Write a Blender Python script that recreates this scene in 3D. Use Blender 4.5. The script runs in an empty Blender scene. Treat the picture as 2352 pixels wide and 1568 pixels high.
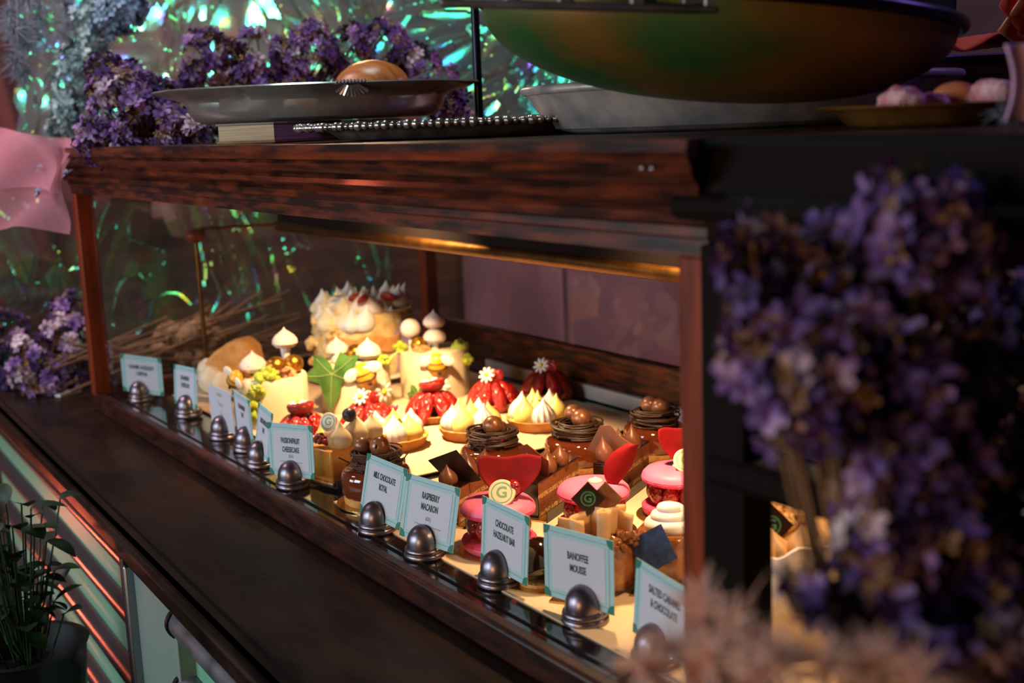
import bpy, math, random
from mathutils import Vector as V, Matrix as M, noise as NZ
C = bpy.context.scene.collection
PI = math.pi
R_ = math.radians
rnd = random.Random(7)

# ------------------------------------------------------------------ camera
# z = 0 is the floor of the display case; x runs along the case towards its near end, y runs into it
FPX, EYE = 2800.0, 0.5
pitch = math.atan((784 - 275) / FPX)
yaw_a = math.atan2(1896, math.hypot(FPX, 784 - 275))
roll = 0.04
Fh = V((-math.cos(yaw_a), math.sin(yaw_a), 0)); UP = V((0, 0, 1)); R0 = Fh.cross(UP)
CF = Fh * math.cos(pitch) - UP * math.sin(pitch); CU0 = UP * math.cos(pitch) + Fh * math.sin(pitch)
CR = R0 * math.cos(roll) - CU0 * math.sin(roll); CU = CU0 * math.cos(roll) + R0 * math.sin(roll)
cam = bpy.data.cameras.new('camera'); camo = bpy.data.objects.new('camera', cam); C.objects.link(camo)
camo.matrix_world = M(((CR.x, CU.x, -CF.x, 0), (CR.y, CU.y, -CF.y, 0), (CR.z, CU.z, -CF.z, EYE), (0, 0, 0, 1)))
cam.sensor_width = 36; cam.lens = FPX * 36 / 2352; cam.clip_start = 0.05; cam.clip_end = 50
cam.dof.use_dof = True; cam.dof.focus_distance = 1.5; cam.dof.aperture_fstop = 4.2
bpy.context.scene.camera = camo
def ray(px, py): return CF + CR * ((px - 1176) / FPX) - CU * ((py - 784) / FPX)
def fl(px, py, z=0.0):          # the point of the horizontal plane z seen at a pixel of the photograph
    d = ray(px, py); t = (z - EYE) / d.z
    return V((d.x * t, d.y * t, z))
def at(px, py, w):              # the point at depth w seen at a pixel
    p = ray(px, py) * w; p.z += EYE; return p
def onx(px, py, X):
    d = ray(px, py); p = d * (X / d.x); p.z += EYE; return p

# ------------------------------------------------------------------ materials
def lin(c):
    return tuple(((x / 255 / 12.92) if x <= 10 else ((x / 255 + .055) / 1.055) ** 2.4) for x in c) + (1,)
MATS = {}
def mat(name, col, rough=.5, metal=0, c2=None, nscale=20, nstretch=(1, 1, 1), ramp=None, bump=0, bscale=60, bdetail=3,
        sss=0, sssr=(1, .5, .3), coat=0, spec=.5, voronoi=False, alpha=None, lo=.35, hi=.65, rvar=0, sheen=0):
    m = bpy.data.materials.new(name); m.use_nodes = True; nt = m.node_tree; N = nt.nodes; L = nt.links
    b = N['Principled BSDF']
    b.inputs['Roughness'].default_value = rough; b.inputs['Metallic'].default_value = metal
    b.inputs['Specular IOR Level'].default_value = spec; b.inputs['Coat Weight'].default_value = coat
    b.inputs['Coat Roughness'].default_value = .08
    if sheen: b.inputs['Sheen Weight'].default_value = sheen
    c = lin(col) if max(col[:3]) > 1.5 else tuple(col[:3]) + (1,)
    b.inputs['Base Color'].default_value = c
    tc = N.new('ShaderNodeTexCoord')
    if c2 or ramp or rvar:
        mp = N.new('ShaderNodeMapping'); mp.inputs['Scale'].default_value = nstretch; L.new(tc.outputs['Object'], mp.inputs['Vector'])
        n = N.new('ShaderNodeTexNoise'); n.inputs['Scale'].default_value = nscale; n.inputs['Detail'].default_value = 5
        L.new(mp.outputs[0], n.inputs['Vector'])
        if c2 or ramp:
            r = N.new('ShaderNodeValToRGB'); L.new(n.outputs[0], r.inputs[0])
            if ramp:
                e = r.color_ramp.elements
                while len(e) < len(ramp): e.new(.5)
                for k, (p, cc) in enumerate(ramp): e[k].position = p; e[k].color = lin(cc)
            else:
                r.color_ramp.elements[0].color = c; r.color_ramp.elements[0].position = lo
                r.color_ramp.elements[1].color = lin(c2); r.color_ramp.elements[1].position = hi
            L.new(r.outputs[0], b.inputs['Base Color'])
        if rvar:
            mr = N.new('ShaderNodeMapRange'); mr.inputs['To Min'].default_value = rough - rvar; mr.inputs['To Max'].default_value = rough + rvar
            mr.inputs['From Min'].default_value = .3; mr.inputs['From Max'].default_value = .7
            L.new(n.outputs[0], mr.inputs['Value']); L.new(mr.outputs[0], b.inputs['Roughness'])
    if bump:
        if voronoi:
            t = N.new('ShaderNodeTexVoronoi'); t.inputs['Scale'].default_value = bscale
        else:
            t = N.new('ShaderNodeTexNoise'); t.inputs['Scale'].default_value = bscale; t.inputs['Detail'].default_value = bdetail
        L.new(tc.outputs['Object'], t.inputs['Vector'])
        bp = N.new('ShaderNodeBump'); bp.inputs['Strength'].default_value = bump; bp.inputs['Distance'].default_value = .002
        L.new(t.outputs[0], bp.inputs['Height']); L.new(bp.outputs[0], b.inputs['Normal'])
    if sss:
        b.inputs['Subsurface Weight'].default_value = sss; b.inputs['Subsurface Radius'].default_value = sssr; b.inputs['Subsurface Scale'].default_value = .01
    MATS[name] = m
    return m

def glass_mat(name, tint=(1, 1, 1), refl=1.0):
    m = bpy.data.materials.new(name); m.use_nodes = True; nt = m.node_tree; N = nt.nodes; L = nt.links; N.clear()
    o = N.new('ShaderNodeOutputMaterial'); t = N.new('ShaderNodeBsdfTransparent'); g = N.new('ShaderNodeBsdfGlossy')
    t.inputs[0].default_value = tuple(tint) + (1,); g.inputs['Roughness'].default_value = .02; g.inputs[0].default_value = (refl, refl, refl, 1)
    f = N.new('ShaderNodeFresnel'); f.inputs['IOR'].default_value = 1.35
    ge = N.new('ShaderNodeNewGeometry'); k = N.new('ShaderNodeMath'); k.operation = 'SUBTRACT'; k.inputs[0].default_value = 1; L.new(ge.outputs['Backfacing'], k.inputs[1])
    k2 = N.new('ShaderNodeMath'); k2.operation = 'MULTIPLY'; L.new(f.outputs[0], k2.inputs[0]); L.new(k.outputs[0], k2.inputs[1])
    mx = N.new('ShaderNodeMixShader'); L.new(k2.outputs[0], mx.inputs[0]); L.new(t.outputs[0], mx.inputs[1]); L.new(g.outputs[0], mx.inputs[2])
    L.new(mx.outputs[0], o.inputs[0]); return m

def film_mat(name, amount=.30, haze=.07, hz=(.5, .55, .6), ro=.13):
    # iridescent film: clear, part mirror; its interference colour changes with the thickness of the film
    m = bpy.data.materials.new(name); m.use_nodes = True; nt = m.node_tree; N = nt.nodes; L = nt.links; N.clear()
    o = N.new('ShaderNodeOutputMaterial'); t = N.new('ShaderNodeBsdfTransparent'); g = N.new('ShaderNodeBsdfGlossy')
    t.inputs[0].default_value = (.93, .95, .97, 1); g.inputs['Roughness'].default_value = ro
    tc = N.new('ShaderNodeTexCoord'); n = N.new('ShaderNodeTexNoise'); n.inputs['Scale'].default_value = 14; n.inputs['Detail'].default_value = 2
    L.new(tc.outputs['Object'], n.inputs['Vector'])
    r = N.new('ShaderNodeValToRGB'); L.new(n.outputs[0], r.inputs[0]); e = r.color_ramp.elements
    ramp = [(.28, (.22, .08, .6)), (.37, (.04, .25, .55)), (.44, (.03, .50, .36)), (.51, (.05, .60, .22)), (.57, (.06, .50, .38)), (.63, (.30, .55, .05)), (.70, (.5, .2, .2)), (.78, (.4, .1, .5))]
    while len(e) < len(ramp): e.new(.5)
    for k, (p, cc) in enumerate(ramp): e[k].position = p; e[k].color = cc + (1,)
    L.new(r.outputs[0], g.inputs[0])
    d = N.new('ShaderNodeBsdfTranslucent'); d.inputs[0].default_value = hz + (1,)
    df = N.new('ShaderNodeBsdfDiffuse'); df.inputs[0].default_value = hz + (1,)
    ad = N.new('ShaderNodeMixShader'); ad.inputs[0].default_value = .5; L.new(d.outputs[0], ad.inputs[1]); L.new(df.outputs[0], ad.inputs[2])
    m1 = N.new('ShaderNodeMixShader'); m1.inputs[0].default_value = haze; L.new(t.outputs[0], m1.inputs[1]); L.new(ad.outputs[0], m1.inputs[2])
    m2 = N.new('ShaderNodeMixShader'); m2.inputs[0].default_value = amount; L.new(m1.outputs[0], m2.inputs[1]); L.new(g.outputs[0], m2.inputs[2])
    L.new(m2.outputs[0], o.inputs[0]); return m

def sheer_mat(name, col, op):
    m = bpy.data.materials.new(name); m.use_nodes = True; nt = m.node_tree; N = nt.nodes; L = nt.links; N.clear()
    o = N.new('ShaderNodeOutputMaterial'); t = N.new('ShaderNodeBsdfTransparent')
    d = N.new('ShaderNodeBsdfTranslucent'); d.inputs[0].default_value = lin(col); df = N.new('ShaderNodeBsdfDiffuse'); df.inputs[0].default_value = lin(col)
    a = N.new('ShaderNodeMixShader'); a.inputs[0].default_value = .6; L.new(d.outputs[0], a.inputs[1]); L.new(df.outputs[0], a.inputs[2])
    m1 = N.new('ShaderNodeMixShader'); m1.inputs[0].default_value = op; L.new(t.outputs[0], m1.inputs[1]); L.new(a.outputs[0], m1.inputs[2])
    L.new(m1.outputs[0], o.inputs[0]); return m

wood = mat('mahogany', (28, 10, 5), .42, c2=(122, 52, 18), nscale=9, nstretch=(1.7, 11, 11), bump=.10, bscale=45, coat=.08, spec=.28, lo=.40, hi=.82)
railwood = mat('worn_rail_wood', (24, 9, 5), .42, c2=(66, 28, 13), nscale=10, nstretch=(1.7, 9, 9), bump=.12, bscale=50, spec=.3, lo=.4, hi=.75)
woodpost = mat('mahogany_post', (92, 32, 9), .5, c2=(128, 52, 18), nscale=9, nstretch=(8, 8, .8), spec=.2, bump=.08)
woodtop = mat('worn_counter_wood', (14, 7, 4), .42, c2=(38, 21, 10), nscale=6, nstretch=(1, 3, 3), bump=.2, bscale=110, rvar=.1, spec=.2)
blackwood = mat('near_black_wood', (16, 10, 8), .75, spec=.08)  # near-black paints in the lack of light on the near bay frame
darksill = mat('dark_lacquer', (17, 13, 11), .12, coat=.6)
glass = glass_mat('clear_glass')
silver = mat('silver_plate', (216, 212, 206), .22, .85, rvar=.06, nscale=14)
oldsilver = mat('tarnished_silver', (126, 116, 114), .22, .75, c2=(186, 176, 174), nscale=40, rvar=.08)
galv = mat('galvanised_metal', (140, 138, 140), .38, .4, c2=(190, 180, 172), nscale=26, bump=.5, bscale=26, voronoi=True)
pewter = mat('pewter', (124, 118, 128), .34, 1, c2=(140, 132, 142), nscale=30)
brass = mat('aged_brass', (112, 76, 36), .42, 1, c2=(78, 50, 22), nscale=30)
brassbowl = mat('reflection_tinted_brass', (112, 84, 26), .55, .35, ramp=[(.38, (36, 92, 40)), (.47, (78, 86, 32)), (.55, (112, 84, 28)), (.66, (136, 92, 38))], nscale=5, bump=.15, bscale=30)  # green mottling paints the film's reflection into the brass
steel = mat('brushed_steel', (150, 152, 158), .3, 1)
chrome = mat('dark_chrome', (120, 116, 122), .26, .85)
blackmetal = mat('black_metal', (30, 30, 44), .3, .8)
greymetal = mat('grey_painted_metal', (128, 126, 134), .4, .6, c2=(86, 88, 90), nscale=18)
greenpaint = mat('green_cabinet_paint', (112, 176, 146), .35, coat=.3)
greygreen = mat('grey_green_laminate', (120, 138, 132), .35)
card_teal = mat('card_teal', (164, 204, 208), .6); card_dark = mat('card_dark_teal', (34, 122, 104), .6)
card_white = mat('card_white', (200, 204, 216), .6); ink = mat('dark_teal_ink', (22, 62, 64), .6); goldink = mat('gold_ink', (168, 160, 140), .5)
greyink = mat('grey_ink', (110, 112, 130), .6)
paper = mat('white_paper', (226, 196, 160), .6); ledgewhite = mat('white_strip', (186, 178, 170), .5)
goldcard = mat('gold_card', (190, 150, 80), .22, .9); blackcard = mat('black_card', (24, 22, 20), .35)
straw = mat('strawberry', (120, 5, 3), .3, c2=(168, 16, 7), nscale=60, bump=.9, bscale=330, voronoi=True, coat=.25)
strawcut = mat('strawberry_cut', (214, 62, 40), .3, c2=(238, 130, 100), nscale=120, coat=.5)
pastry = mat('baked_pastry', (200, 128, 58), .65, c2=(226, 166, 92), nscale=60, bump=.6, bscale=220)
lemon = mat('lemon_cream', (246, 222, 130), .42, sss=.25, sssr=(1, .8, .4)); mering = mat('white_meringue', (240, 232, 226), .55, sss=.15)
ivory = mat('ivory_mousse', (238, 222, 188), .42, sss=.2, sssr=(1, .8, .5))
speckle = mat('speckled_meringue', (236, 218, 206), .6, ramp=[(.30, (150, 100, 80)), (.36, (228, 206, 192)), (.7, (240, 224, 212))], nscale=330, sss=.1)
glaze = mat('milk_chocolate_glaze', (112, 50, 22), .07, coat=1, spec=.7); darkglaze = mat('dark_chocolate_glaze', (34, 14, 9), .1, coat=1)
choc = mat('dark_chocolate', (44, 24, 17), .3, coat=.25); nestchoc = mat('chocolate_strands', (78, 52, 40), .5)
milkpale = mat('pale_milk_chocolate', (136, 92, 72), .45); milkred = mat('reddish_chocolate', (122, 52, 28), .4)
milkchoc = mat('milk_chocolate', (120, 70, 48), .36); egg = mat('bronze_lustre_chocolate', (124, 74, 50), .33, .35, c2=(168, 112, 74), nscale=70, coat=.2)
goldleaf = mat('gold_leaf', (214, 160, 50), .3, .9, c2=(150, 104, 30), nscale=70, bump=.5, bscale=90)
mousse = mat('chocolate_mousse', (132, 72, 36), .7, c2=(150, 86, 46), nscale=200, bump=.5, bscale=400)
praline = mat('praline_layer', (236, 190, 126), .8, c2=(150, 92, 44), nscale=220, bump=.9, bscale=400)
pink = mat('pink_macaron', (236, 106, 148), .5, c2=(240, 120, 158), nscale=40); pinkfoot = mat('macaron_foot', (222, 66, 112), .8, bump=1, bscale=260)
rasp = mat('raspberry', (128, 14, 20), .25, c2=(168, 26, 34), nscale=70, bump=.9, bscale=240, voronoi=True, coat=.7, sss=.1)
petalred = mat('red_petal', (104, 3, 8), .75, c2=(138, 8, 15), nscale=30, spec=.2); whitechoc = mat('white_chocolate', (238, 216, 178), .4); greenink = mat('green_print', (120, 170, 130), .5)
greenfoil = mat('green_foil', (74, 128, 92), .4)
caramelcream = mat('caramel_cream', (214, 170, 120), .42, sss=.2); caramel = mat('nutty_caramel', (150, 94, 52), .2, coat=.8, bump=1, bscale=110, c2=(112, 64, 32), nscale=60)
navy = mat('navy_chocolate', (18, 34, 74), .5, c2=(34, 54, 104), nscale=160)
sponge = mat('chiffon_sponge', (204, 140, 70), .85, c2=(222, 164, 96), nscale=90, bump=1, bscale=160)
crumb = mat('white_chocolate_crumb', (244, 222, 160), .7, c2=(222, 184, 110), nscale=50, bump=1, bscale=130)
fondant = mat('cream_icing', (246, 232, 200), .5, c2=(238, 218, 180), nscale=20, sss=.12, bump=.15, bscale=40)
moss = mat('green_moss', (150, 176, 40), .8, c2=(196, 206, 80), nscale=90, bump=1, bscale=200)
ivy = mat('ivy_leaf', (44, 92, 36), .38, c2=(78, 128, 58), nscale=40, bump=.2, bscale=80); paleleaf = mat('pale_leaf', (150, 176, 110), .5)
beeyellow = mat('bee_yellow', (236, 168, 30), .35, coat=.4); black = mat('black_sugar', (22, 18, 14), .4); wing = mat('bee_wing_white', (240, 232, 212), .5)
yellow = mat('daisy_yellow', (240, 214, 60), .6); magenta = mat('magenta_petal', (190, 20, 90), .5); crimsonf = mat('crimson_flower', (150, 10, 36), .5)
blueberry = mat('blueberry', (34, 36, 50), .4); lilac = mat('lilac_cream', (176, 150, 176), .5)
china = mat('white_china', (236, 226, 214), .25, coat=.3)
crust = mat('croissant_crust', (176, 92, 40), .35, c2=(206, 132, 66), nscale=16, nstretch=(1, 8, 2), bump=.3, bscale=60)
bookpage = mat('old_pages', (190, 172, 140), .8, c2=(160, 140, 106), nscale=10, nstretch=(1, 1, 40)); bookcover = mat('brown_cover', (150, 100, 60), .8, spec=.1, c2=(170, 122, 80), nscale=30); bookgrey = mat('grey_cover', (110, 104, 92), .7)
cheese = mat('passionfruit_jelly', (236, 178, 80), .3, c2=(222, 150, 52), nscale=40, sss=.2, coat=.5)
PUR = [(.30, (32, 18, 58)), (.43, (66, 36, 100)), (.52, (96, 58, 124)), (.60, (136, 98, 150)), (.72, (180, 154, 180))]
petalA = mat('statice_petals', (90, 60, 120), .7, ramp=PUR, nscale=26); 
petalN = mat('statice_petals_near', (90, 60, 120), .7, ramp=[(.30, (30, 18, 58)), (.43, (64, 38, 104)), (.52, (96, 60, 130)), (.60, (140, 108, 160)), (.72, (180, 156, 180))], nscale=34)
petalB = mat('faded_petals', (176, 150, 164), .75, ramp=[(.35, (120, 88, 130)), (.5, (176, 150, 170)), (.65, (206, 188, 190))], nscale=30)
calyx = mat('dry_calyx', (96, 66, 34), .8, c2=(140, 104, 62), nscale=50); stemm = mat('dry_stem', (110, 76, 44), .8)
hydr = mat('pale_blue_hydrangea', (132, 158, 160), .75, ramp=[(.35, (96, 122, 128)), (.55, (140, 166, 166)), (.7, (176, 196, 190))], nscale=40)
hydrb = mat('blue_hydrangea', (96, 120, 142), .75, c2=(130, 156, 176), nscale=40)
plume = mat('blue_grey_plume', (92, 102, 116), .9, c2=(124, 132, 142), nscale=30); pampas = mat('pink_pampas', (224, 176, 160), .9, c2=(240, 204, 190), nscale=30)
leafdark = mat('dark_leaf', (12, 32, 11), .5, c2=(26, 56, 22), nscale=40); darkplastic = mat('black_plastic', (18, 18, 20), .4)
film = film_mat('iridescent_film', .30, .24, (.40, .54, .58), .17); filmB = film_mat('iridescent_film_lower', .36, .07, ro=.17)
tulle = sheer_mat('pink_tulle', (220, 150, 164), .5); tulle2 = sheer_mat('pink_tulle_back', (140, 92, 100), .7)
redcloth = mat('red_cloth', (190, 50, 34), .8); maroon = mat('maroon_box', (84, 34, 50), .5); teal = mat('dark_teal_enamel', (10, 30, 34), .4)
sugar = mat('sugared_pink', (214, 120, 120), .7, c2=(240, 190, 196), nscale=80, bump=1, bscale=260); apricot = mat('apricot_sweet', (226, 130, 84), .5)
purplemetal = mat('purple_plate', (110, 70, 160), .3, .6)  # even purple base colour, partly metallic
lilacribbon = mat('lilac_ribbon', (190, 150, 190), .6)
whitepaint = mat('chalk_white', (214, 206, 196), .6)
orangew = mat('bay_panel_wood', (150, 74, 26), .4, c2=(110, 50, 18), nscale=8, nstretch=(1, 6, 6))

# ------------------------------------------------------------------ mesh helpers
class MB:
    def __init__(s): s.v = []; s.f = []; s.m = []
    def add(s, v, f, X=None, mi=0):
        n = len(s.v)
        s.v += [tuple(X @ V(p)) if X is not None else tuple(p) for p in v]
        s.f += [tuple(i + n for i in q) for q in f]; s.m += [mi] * len(f); return s
    def box(s, c, d, X=None, mi=0):
        v = [(c[0] + a * d[0] / 2, c[1] + b * d[1] / 2, c[2] + e * d[2] / 2) for a in (-1, 1) for b in (-1, 1) for e in (-1, 1)]
        return s.add(v, [(0, 1, 3, 2), (4, 6, 7, 5), (0, 4, 5, 1), (2, 3, 7, 6), (0, 2, 6, 4), (1, 5, 7, 3)], X, mi)
    def lathe(s, prof, n=32, X=None, fn=None, mi=0, sx=1, sy=1):
        v = []; f = []; k = len(prof)
        for i in range(n):
            a = 2 * PI * i / n
            for r, z in prof:
                if fn: r, z = fn(a, r, z)
                v.append((r * math.cos(a) * sx, r * math.sin(a) * sy, z))
        for i in range(n):
            j = (i + 1) % n
            for q in range(k - 1): f.append((i * k + q, j * k + q, j * k + q + 1, i * k + q + 1))
        if prof[0][0] > 1e-6: f.append(tuple(i * k for i in range(n))[::-1])
        if prof[-1][0] > 1e-6: f.append(tuple(i * k + k - 1 for i in range(n)))
        return s.add(v, f, X, mi)
    def tube(s, pts, r, n=8, closed=False, X=None, taper=None, mi=0):
        pts = [V(p) for p in pts]; v = []; f = []; m = len(pts)
        for i, p in enumerate(pts):
            a = pts[(i - 1) % m] if (closed or i) else p; b = pts[(i + 1) % m] if (closed or i < m - 1) else p
            t = (b - a).normalized(); u = t.cross(V((0.13, 0.21, .97))); u.normalize(); w = t.cross(u)
            rr = r * (taper(i / (m - 1)) if taper else 1)
            for k in range(n): q = 2 * PI * k / n; v.append(p + (u * math.cos(q) + w * math.sin(q)) * rr)
        for i in range(m if closed else m - 1):
            j = (i + 1) % m
            for k in range(n): l = (k + 1) % n; f.append((i * n + k, i * n + l, j * n + l, j * n + k))
        if not closed: f.append(tuple(range(n))[::-1]); f.append(tuple(range((m - 1) * n, m * n)))
        return s.add(v, f, X, mi)
    def ball(s, c, r, nu=16, nv=10, X=None, fn=None, mi=0):
        if not isinstance(r, (tuple, list)): r = (r, r, r)
        v = []; f = []
        for j in range(nv + 1):
            t = PI * j / nv
            for i in range(nu):
                a = 2 * PI * i / nu; d = V((math.sin(t) * math.cos(a), math.sin(t) * math.sin(a), math.cos(t)))
                k = fn(d) if fn else 1
                v.append((c[0] + d.x * r[0] * k, c[1] + d.y * r[1] * k, c[2] + d.z * r[2] * k))
        for j in range(nv):
            for i in range(nu): l = (i + 1) % nu; f.append((j * nu + i, (j + 1) * nu + i, (j + 1) * nu + l, j * nu + l))
        return s.add(v, f, X, mi)
    def grid(s, nu, nv, fn, X=None, thick=0, mi=0):
        v = [fn(i / nu, j / nv) for j in range(nv + 1) for i in range(nu + 1)]
        f = [(j * (nu + 1) + i, j * (nu + 1) + i + 1, (j + 1) * (nu + 1) + i + 1, (j + 1) * (nu + 1) + i) for j in range(nv) for i in range(nu)]
        return s.add(v, f, X, mi)
    def prism(s, out, z0, z1, X=None, mi=0):
        n = len(out); v = [(x, y, z0) for x, y in out] + [(x, y, z1) for x, y in out]
        f = [tuple(range(n))[::-1], tuple(range(n, 2 * n))] + [(i, (i + 1) % n, n + (i + 1) % n, n + i) for i in range(n)]
        return s.add(v, f, X, mi)
def T(x=0, y=0, z=0): return M.Translation((x, y, z))
def RX(a): return M.Rotation(a, 4, 'X')
def RY(a): return M.Rotation(a, 4, 'Y')
def RZ(a): return M.Rotation(a, 4, 'Z')
def S(x, y=None, z=None): return M.Diagonal((x, x if y is None else y, x if z is None else z, 1))
def tag(o, label, cat, group=None, kind=None):
    o['label'] = label; o['category'] = cat
    if group: o['group'] = group
    if kind: o['kind'] = kind
    return o
def E(name, loc, rz, label, cat, group=None, kind=None, tilt=None):
    o = bpy.data.objects.new(name, None); C.objects.link(o); o.location = loc; o.rotation_euler = (tilt or 0, 0, rz); o.empty_display_size = .02
    return tag(o, label, cat, group, kind)
def P(name, mb, mats, parent=None, smooth=True, bev=0, solid=0, sub=0, loc=None, rz=0, ang=40, label=None):
    me = bpy.data.meshes.new(name); me.from_pydata([tuple(p) for p in mb.v], [], mb.f)
    if not isinstance(mats, (list, tuple)): mats = [mats]
    for m in mats: me.materials.append(m)
    if len(mats) > 1: me.polygons.foreach_set('material_index', mb.m)
    me.update()
    if smooth:
        me.polygons.foreach_set('use_smooth', [True] * len(me.polygons)); me.set_sharp_from_angle(angle=R_(ang))
    o = bpy.data.objects.new(name, me); C.objects.link(o); o.parent = parent
    if loc is not None: o.location = loc
    if rz: o.rotation_euler = (0, 0, rz)
    if solid: q = o.modifiers.new('solid', 'SOLIDIFY'); q.thickness = solid; q.offset = 0
    if bev: q = o.modifiers.new('bevel', 'BEVEL'); q.width = bev; q.segments = 2; q.limit_method = 'ANGLE'
    if sub: q = o.modifiers.new('sub', 'SUBSURF'); q.levels = sub; q.render_levels = sub
    if label: o['label'] = label
    return o
def TH(name, mb, mats, label, cat, group=None, kind=None, **kw): return tag(P(name, mb, mats, **kw), label, cat, group, kind)
def structure(name, mb, m, **kw):
    o = P(name, mb, m, **kw); o['kind'] = 'structure'; return o
def text(lines, size, leading, sx=.82, bold=0.0):
    # lines of flat lettering in the XY plane, centred on the origin
    mb = MB(); dg = None
    for k, t in enumerate(lines):
        cu = bpy.data.curves.new('t', 'FONT'); cu.body = t; cu.size = size; cu.align_x = 'CENTER'; cu.align_y = 'CENTER'; cu.offset = bold; cu.resolution_u = 3
        o = bpy.data.objects.new('t', cu); C.objects.link(o); bpy.context.view_layer.update()
        me = bpy.data.meshes.new_from_object(o.evaluated_get(bpy.context.evaluated_depsgraph_get()))
        y = ((len(lines) - 1) / 2 - k) * leading
        mb.add([(v.co.x * sx, v.co.y + y, 0) for v in me.vertices], [tuple(p.vertices) for p in me.polygons])
        bpy.data.objects.remove(o); bpy.data.curves.remove(cu); bpy.data.meshes.remove(me)
    return mb
def merge(dst, src, X, mi=0): return dst.add(src.v, src.f, X, mi)
def teardrop(r, h, ridges=0, depth=.12, tip=.12, lean=0, n=24):
    prof = [(0, 0), (.84, 0), (.98, .09), (1.04, .21), (1.02, .33), (.92, .45), (.74, .56), (.53, .66), (.34, .75), (.19, .84), (.08, .93), (.0, 1.0)]
    mb = MB()
    fn = (lambda a, rr, z: (rr * (1 - depth * (.5 + .5 * math.cos(ridges * a + z / h * 2.0)) * min(1, rr / r * 2)), z)) if ridges else None
    mb.lathe([(a * r, b * h) for a, b in prof], 48 if ridges else n, None, fn)
    if lean: mb.v = [(x + lean * (z / h) ** 2 * r, y, z) for x, y, z in mb.v]
    return mb
def ring(r, w, n=40, z=0):
    mb = MB(); v = []; f = []
    for i in range(n): a = 2 * PI * i / n; v += [((r - w) * math.cos(a), (r - w) * math.sin(a), z), (r * math.cos(a), r * math.sin(a), z)]
    for i in range(n): j = (i + 1) % n; f.append((2 * i, 2 * i + 1, 2 * j + 1, 2 * j))
    return mb.add(v, f)
def daisy(parent, X, r=.011):
    mb = MB()
    for k in range(9):
        a = 2 * PI * k / 9
        mb.ball((r * .62, 0, .001), (r * .40, r * .17, .0014), 8, 6, X @ RZ(a))
    d = P('daisy', mb, mering, parent); c = MB().ball((0, 0, .003), (r * .27, r * .27, .0028), 10, 6, X); P('daisy_centre', c, yellow, d); return d
def logo(parent, X, r, base, inkm, square=False, name='logo_disc', th=.0022):
    mb = MB()
    if square: mb.box((0, 0, 0), (2 * r, 2 * r, th), X)
    else: mb.lathe([(0, -th / 2), (r * .94, -th / 2), (r, 0), (r * .94, th / 2), (0, th / 2)], 32, X)
    d = P(name, mb, base, parent); k = MB(); z = th / 2 + .0003; q = .62 if square else .78
    merge(k, ring(r * q, r * .07), X @ T(0, 0, z))
    if square: merge(k, ring(r * q * .86, r * .035), X @ T(0, 0, z))
    XX = X @ T(0, 0, z) @ (RZ(-PI / 4) if square else M.Identity(4))
    merge(k, text(['G'], r * (.95 if square else 1.15), 1, 1.0, r * .02), XX)
    P('printed_logo', k, inkm, d, smooth=False); return d

# ------------------------------------------------------------------ the display case
case = E('display_case', (0, 0, 0), 0, 'long dark mahogany and glass display case on the counter, full of cakes', 'display case')
X0, X1, XR = -2.42, -.662, -.16
YF, YB = .612, 1.335
prof = [(.640, .395), (.612, .395), (.612, .408), (.609, .410), (.609, .417), (.603, .420), (.601, .428), (.604, .431), (.600, .434), (.593, .438), (.590, .444), (.593, .447), (.589, .450), (.581, .455), (.576, .461), (.578, .464), (.572, .466), (.568, .474), (.570, .482), (.640, .482)]
mb = MB(); n = len(prof)
def ins(y): return (.612 - y) * 1.0
va = [(X0 - .0 - ins(y), y, z) for y, z in prof]; vb = [(X1 + .006 + ins(y) * .6, y, z) for y, z in prof]
mb.add(va + vb, [(i, (i + 1) % n, n + (i + 1) % n, n + i) for i in range(n)] + [tuple(range(n)), tuple(range(n, 2 * n))[::-1]])
P('cornice', mb, wood, case, ang=25)
mb = MB(); mb.add([(X0 - ins(y), YF + .06, z) for y, z in prof] + [(X0 - ins(y), YB, z) for y, z in prof], [(i, (i + 1) % n, n + (i + 1) % n, n + i) for i in range(n)])
mb = MB().box(((X0 + XR) / 2, 1.12, .472), (XR - X0 + .05, 1.0, .018))
P('top_board', mb, wood, case, bev=.003)
P('corner_post', MB().box((X0 + .014, YF + .017, .1975), (.028, .034, .395)), woodpost, case, bev=.003)
P('corner_post', MB().box((X1 - .014, YF + .017, .1975), (.028, .034, .395)), woodpost, case, bev=.003)
P('corner_post', MB().box((-2.30, YB - .015, .23), (.03, .03, .46)), woodpost, case, bev=.003)
P('corner_post', MB().box((X1 - .02, YB - .015, .23), (.03, .03, .46)), wood, case, bev=.003)
mb = MB().box(((X0 + XR) / 2, YF + .009, -.012), (XR - X0, .019, .036)); P('front_rail', mb, railwood, case, bev=.005)
mb = MB().box(((X0 + XR) / 2, YF + .0405, -.004), (XR - X0 - .01, .054, .008)); mb.box(((X0 + XR) / 2, YF + .034, .0012), (XR - X0 - .06, .003, .003)); mb.box(((X0 + XR) / 2, 1.0, -.016), (XR - X0 - .01, .7, .026))
P('sill', mb, darksill, case, smooth=False)
P('left_rail', MB().box((X0 + .014, .98, .004), (.026, .70, .028)), wood, case, bev=.003)
P('back_rail', MB().box(((-2.30 + XR) / 2, YB - .012, .048), (XR + 2.30, .022, .076)), wood, case, bev=.003)
P('back_ledge', MB().box(((-2.05 - .68) / 2, YB - .031, .012), (1.37, .012, .026)), ledgewhite, case, bev=.002)
P('front_glass', MB().box(((X0 + X1) / 2, YF + .017, .1975), (X1 - X0 - .052, .004, .39)), glass, case, smooth=False)
P('end_glass', MB().box((X0 + .014, .98, .21), (.004, .67, .38)), glass, case, smooth=False)
P('back_glass', MB().box((-1.49, YB - .015, .24), (1.58, .004, .31)), glass, case, smooth=False)
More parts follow.
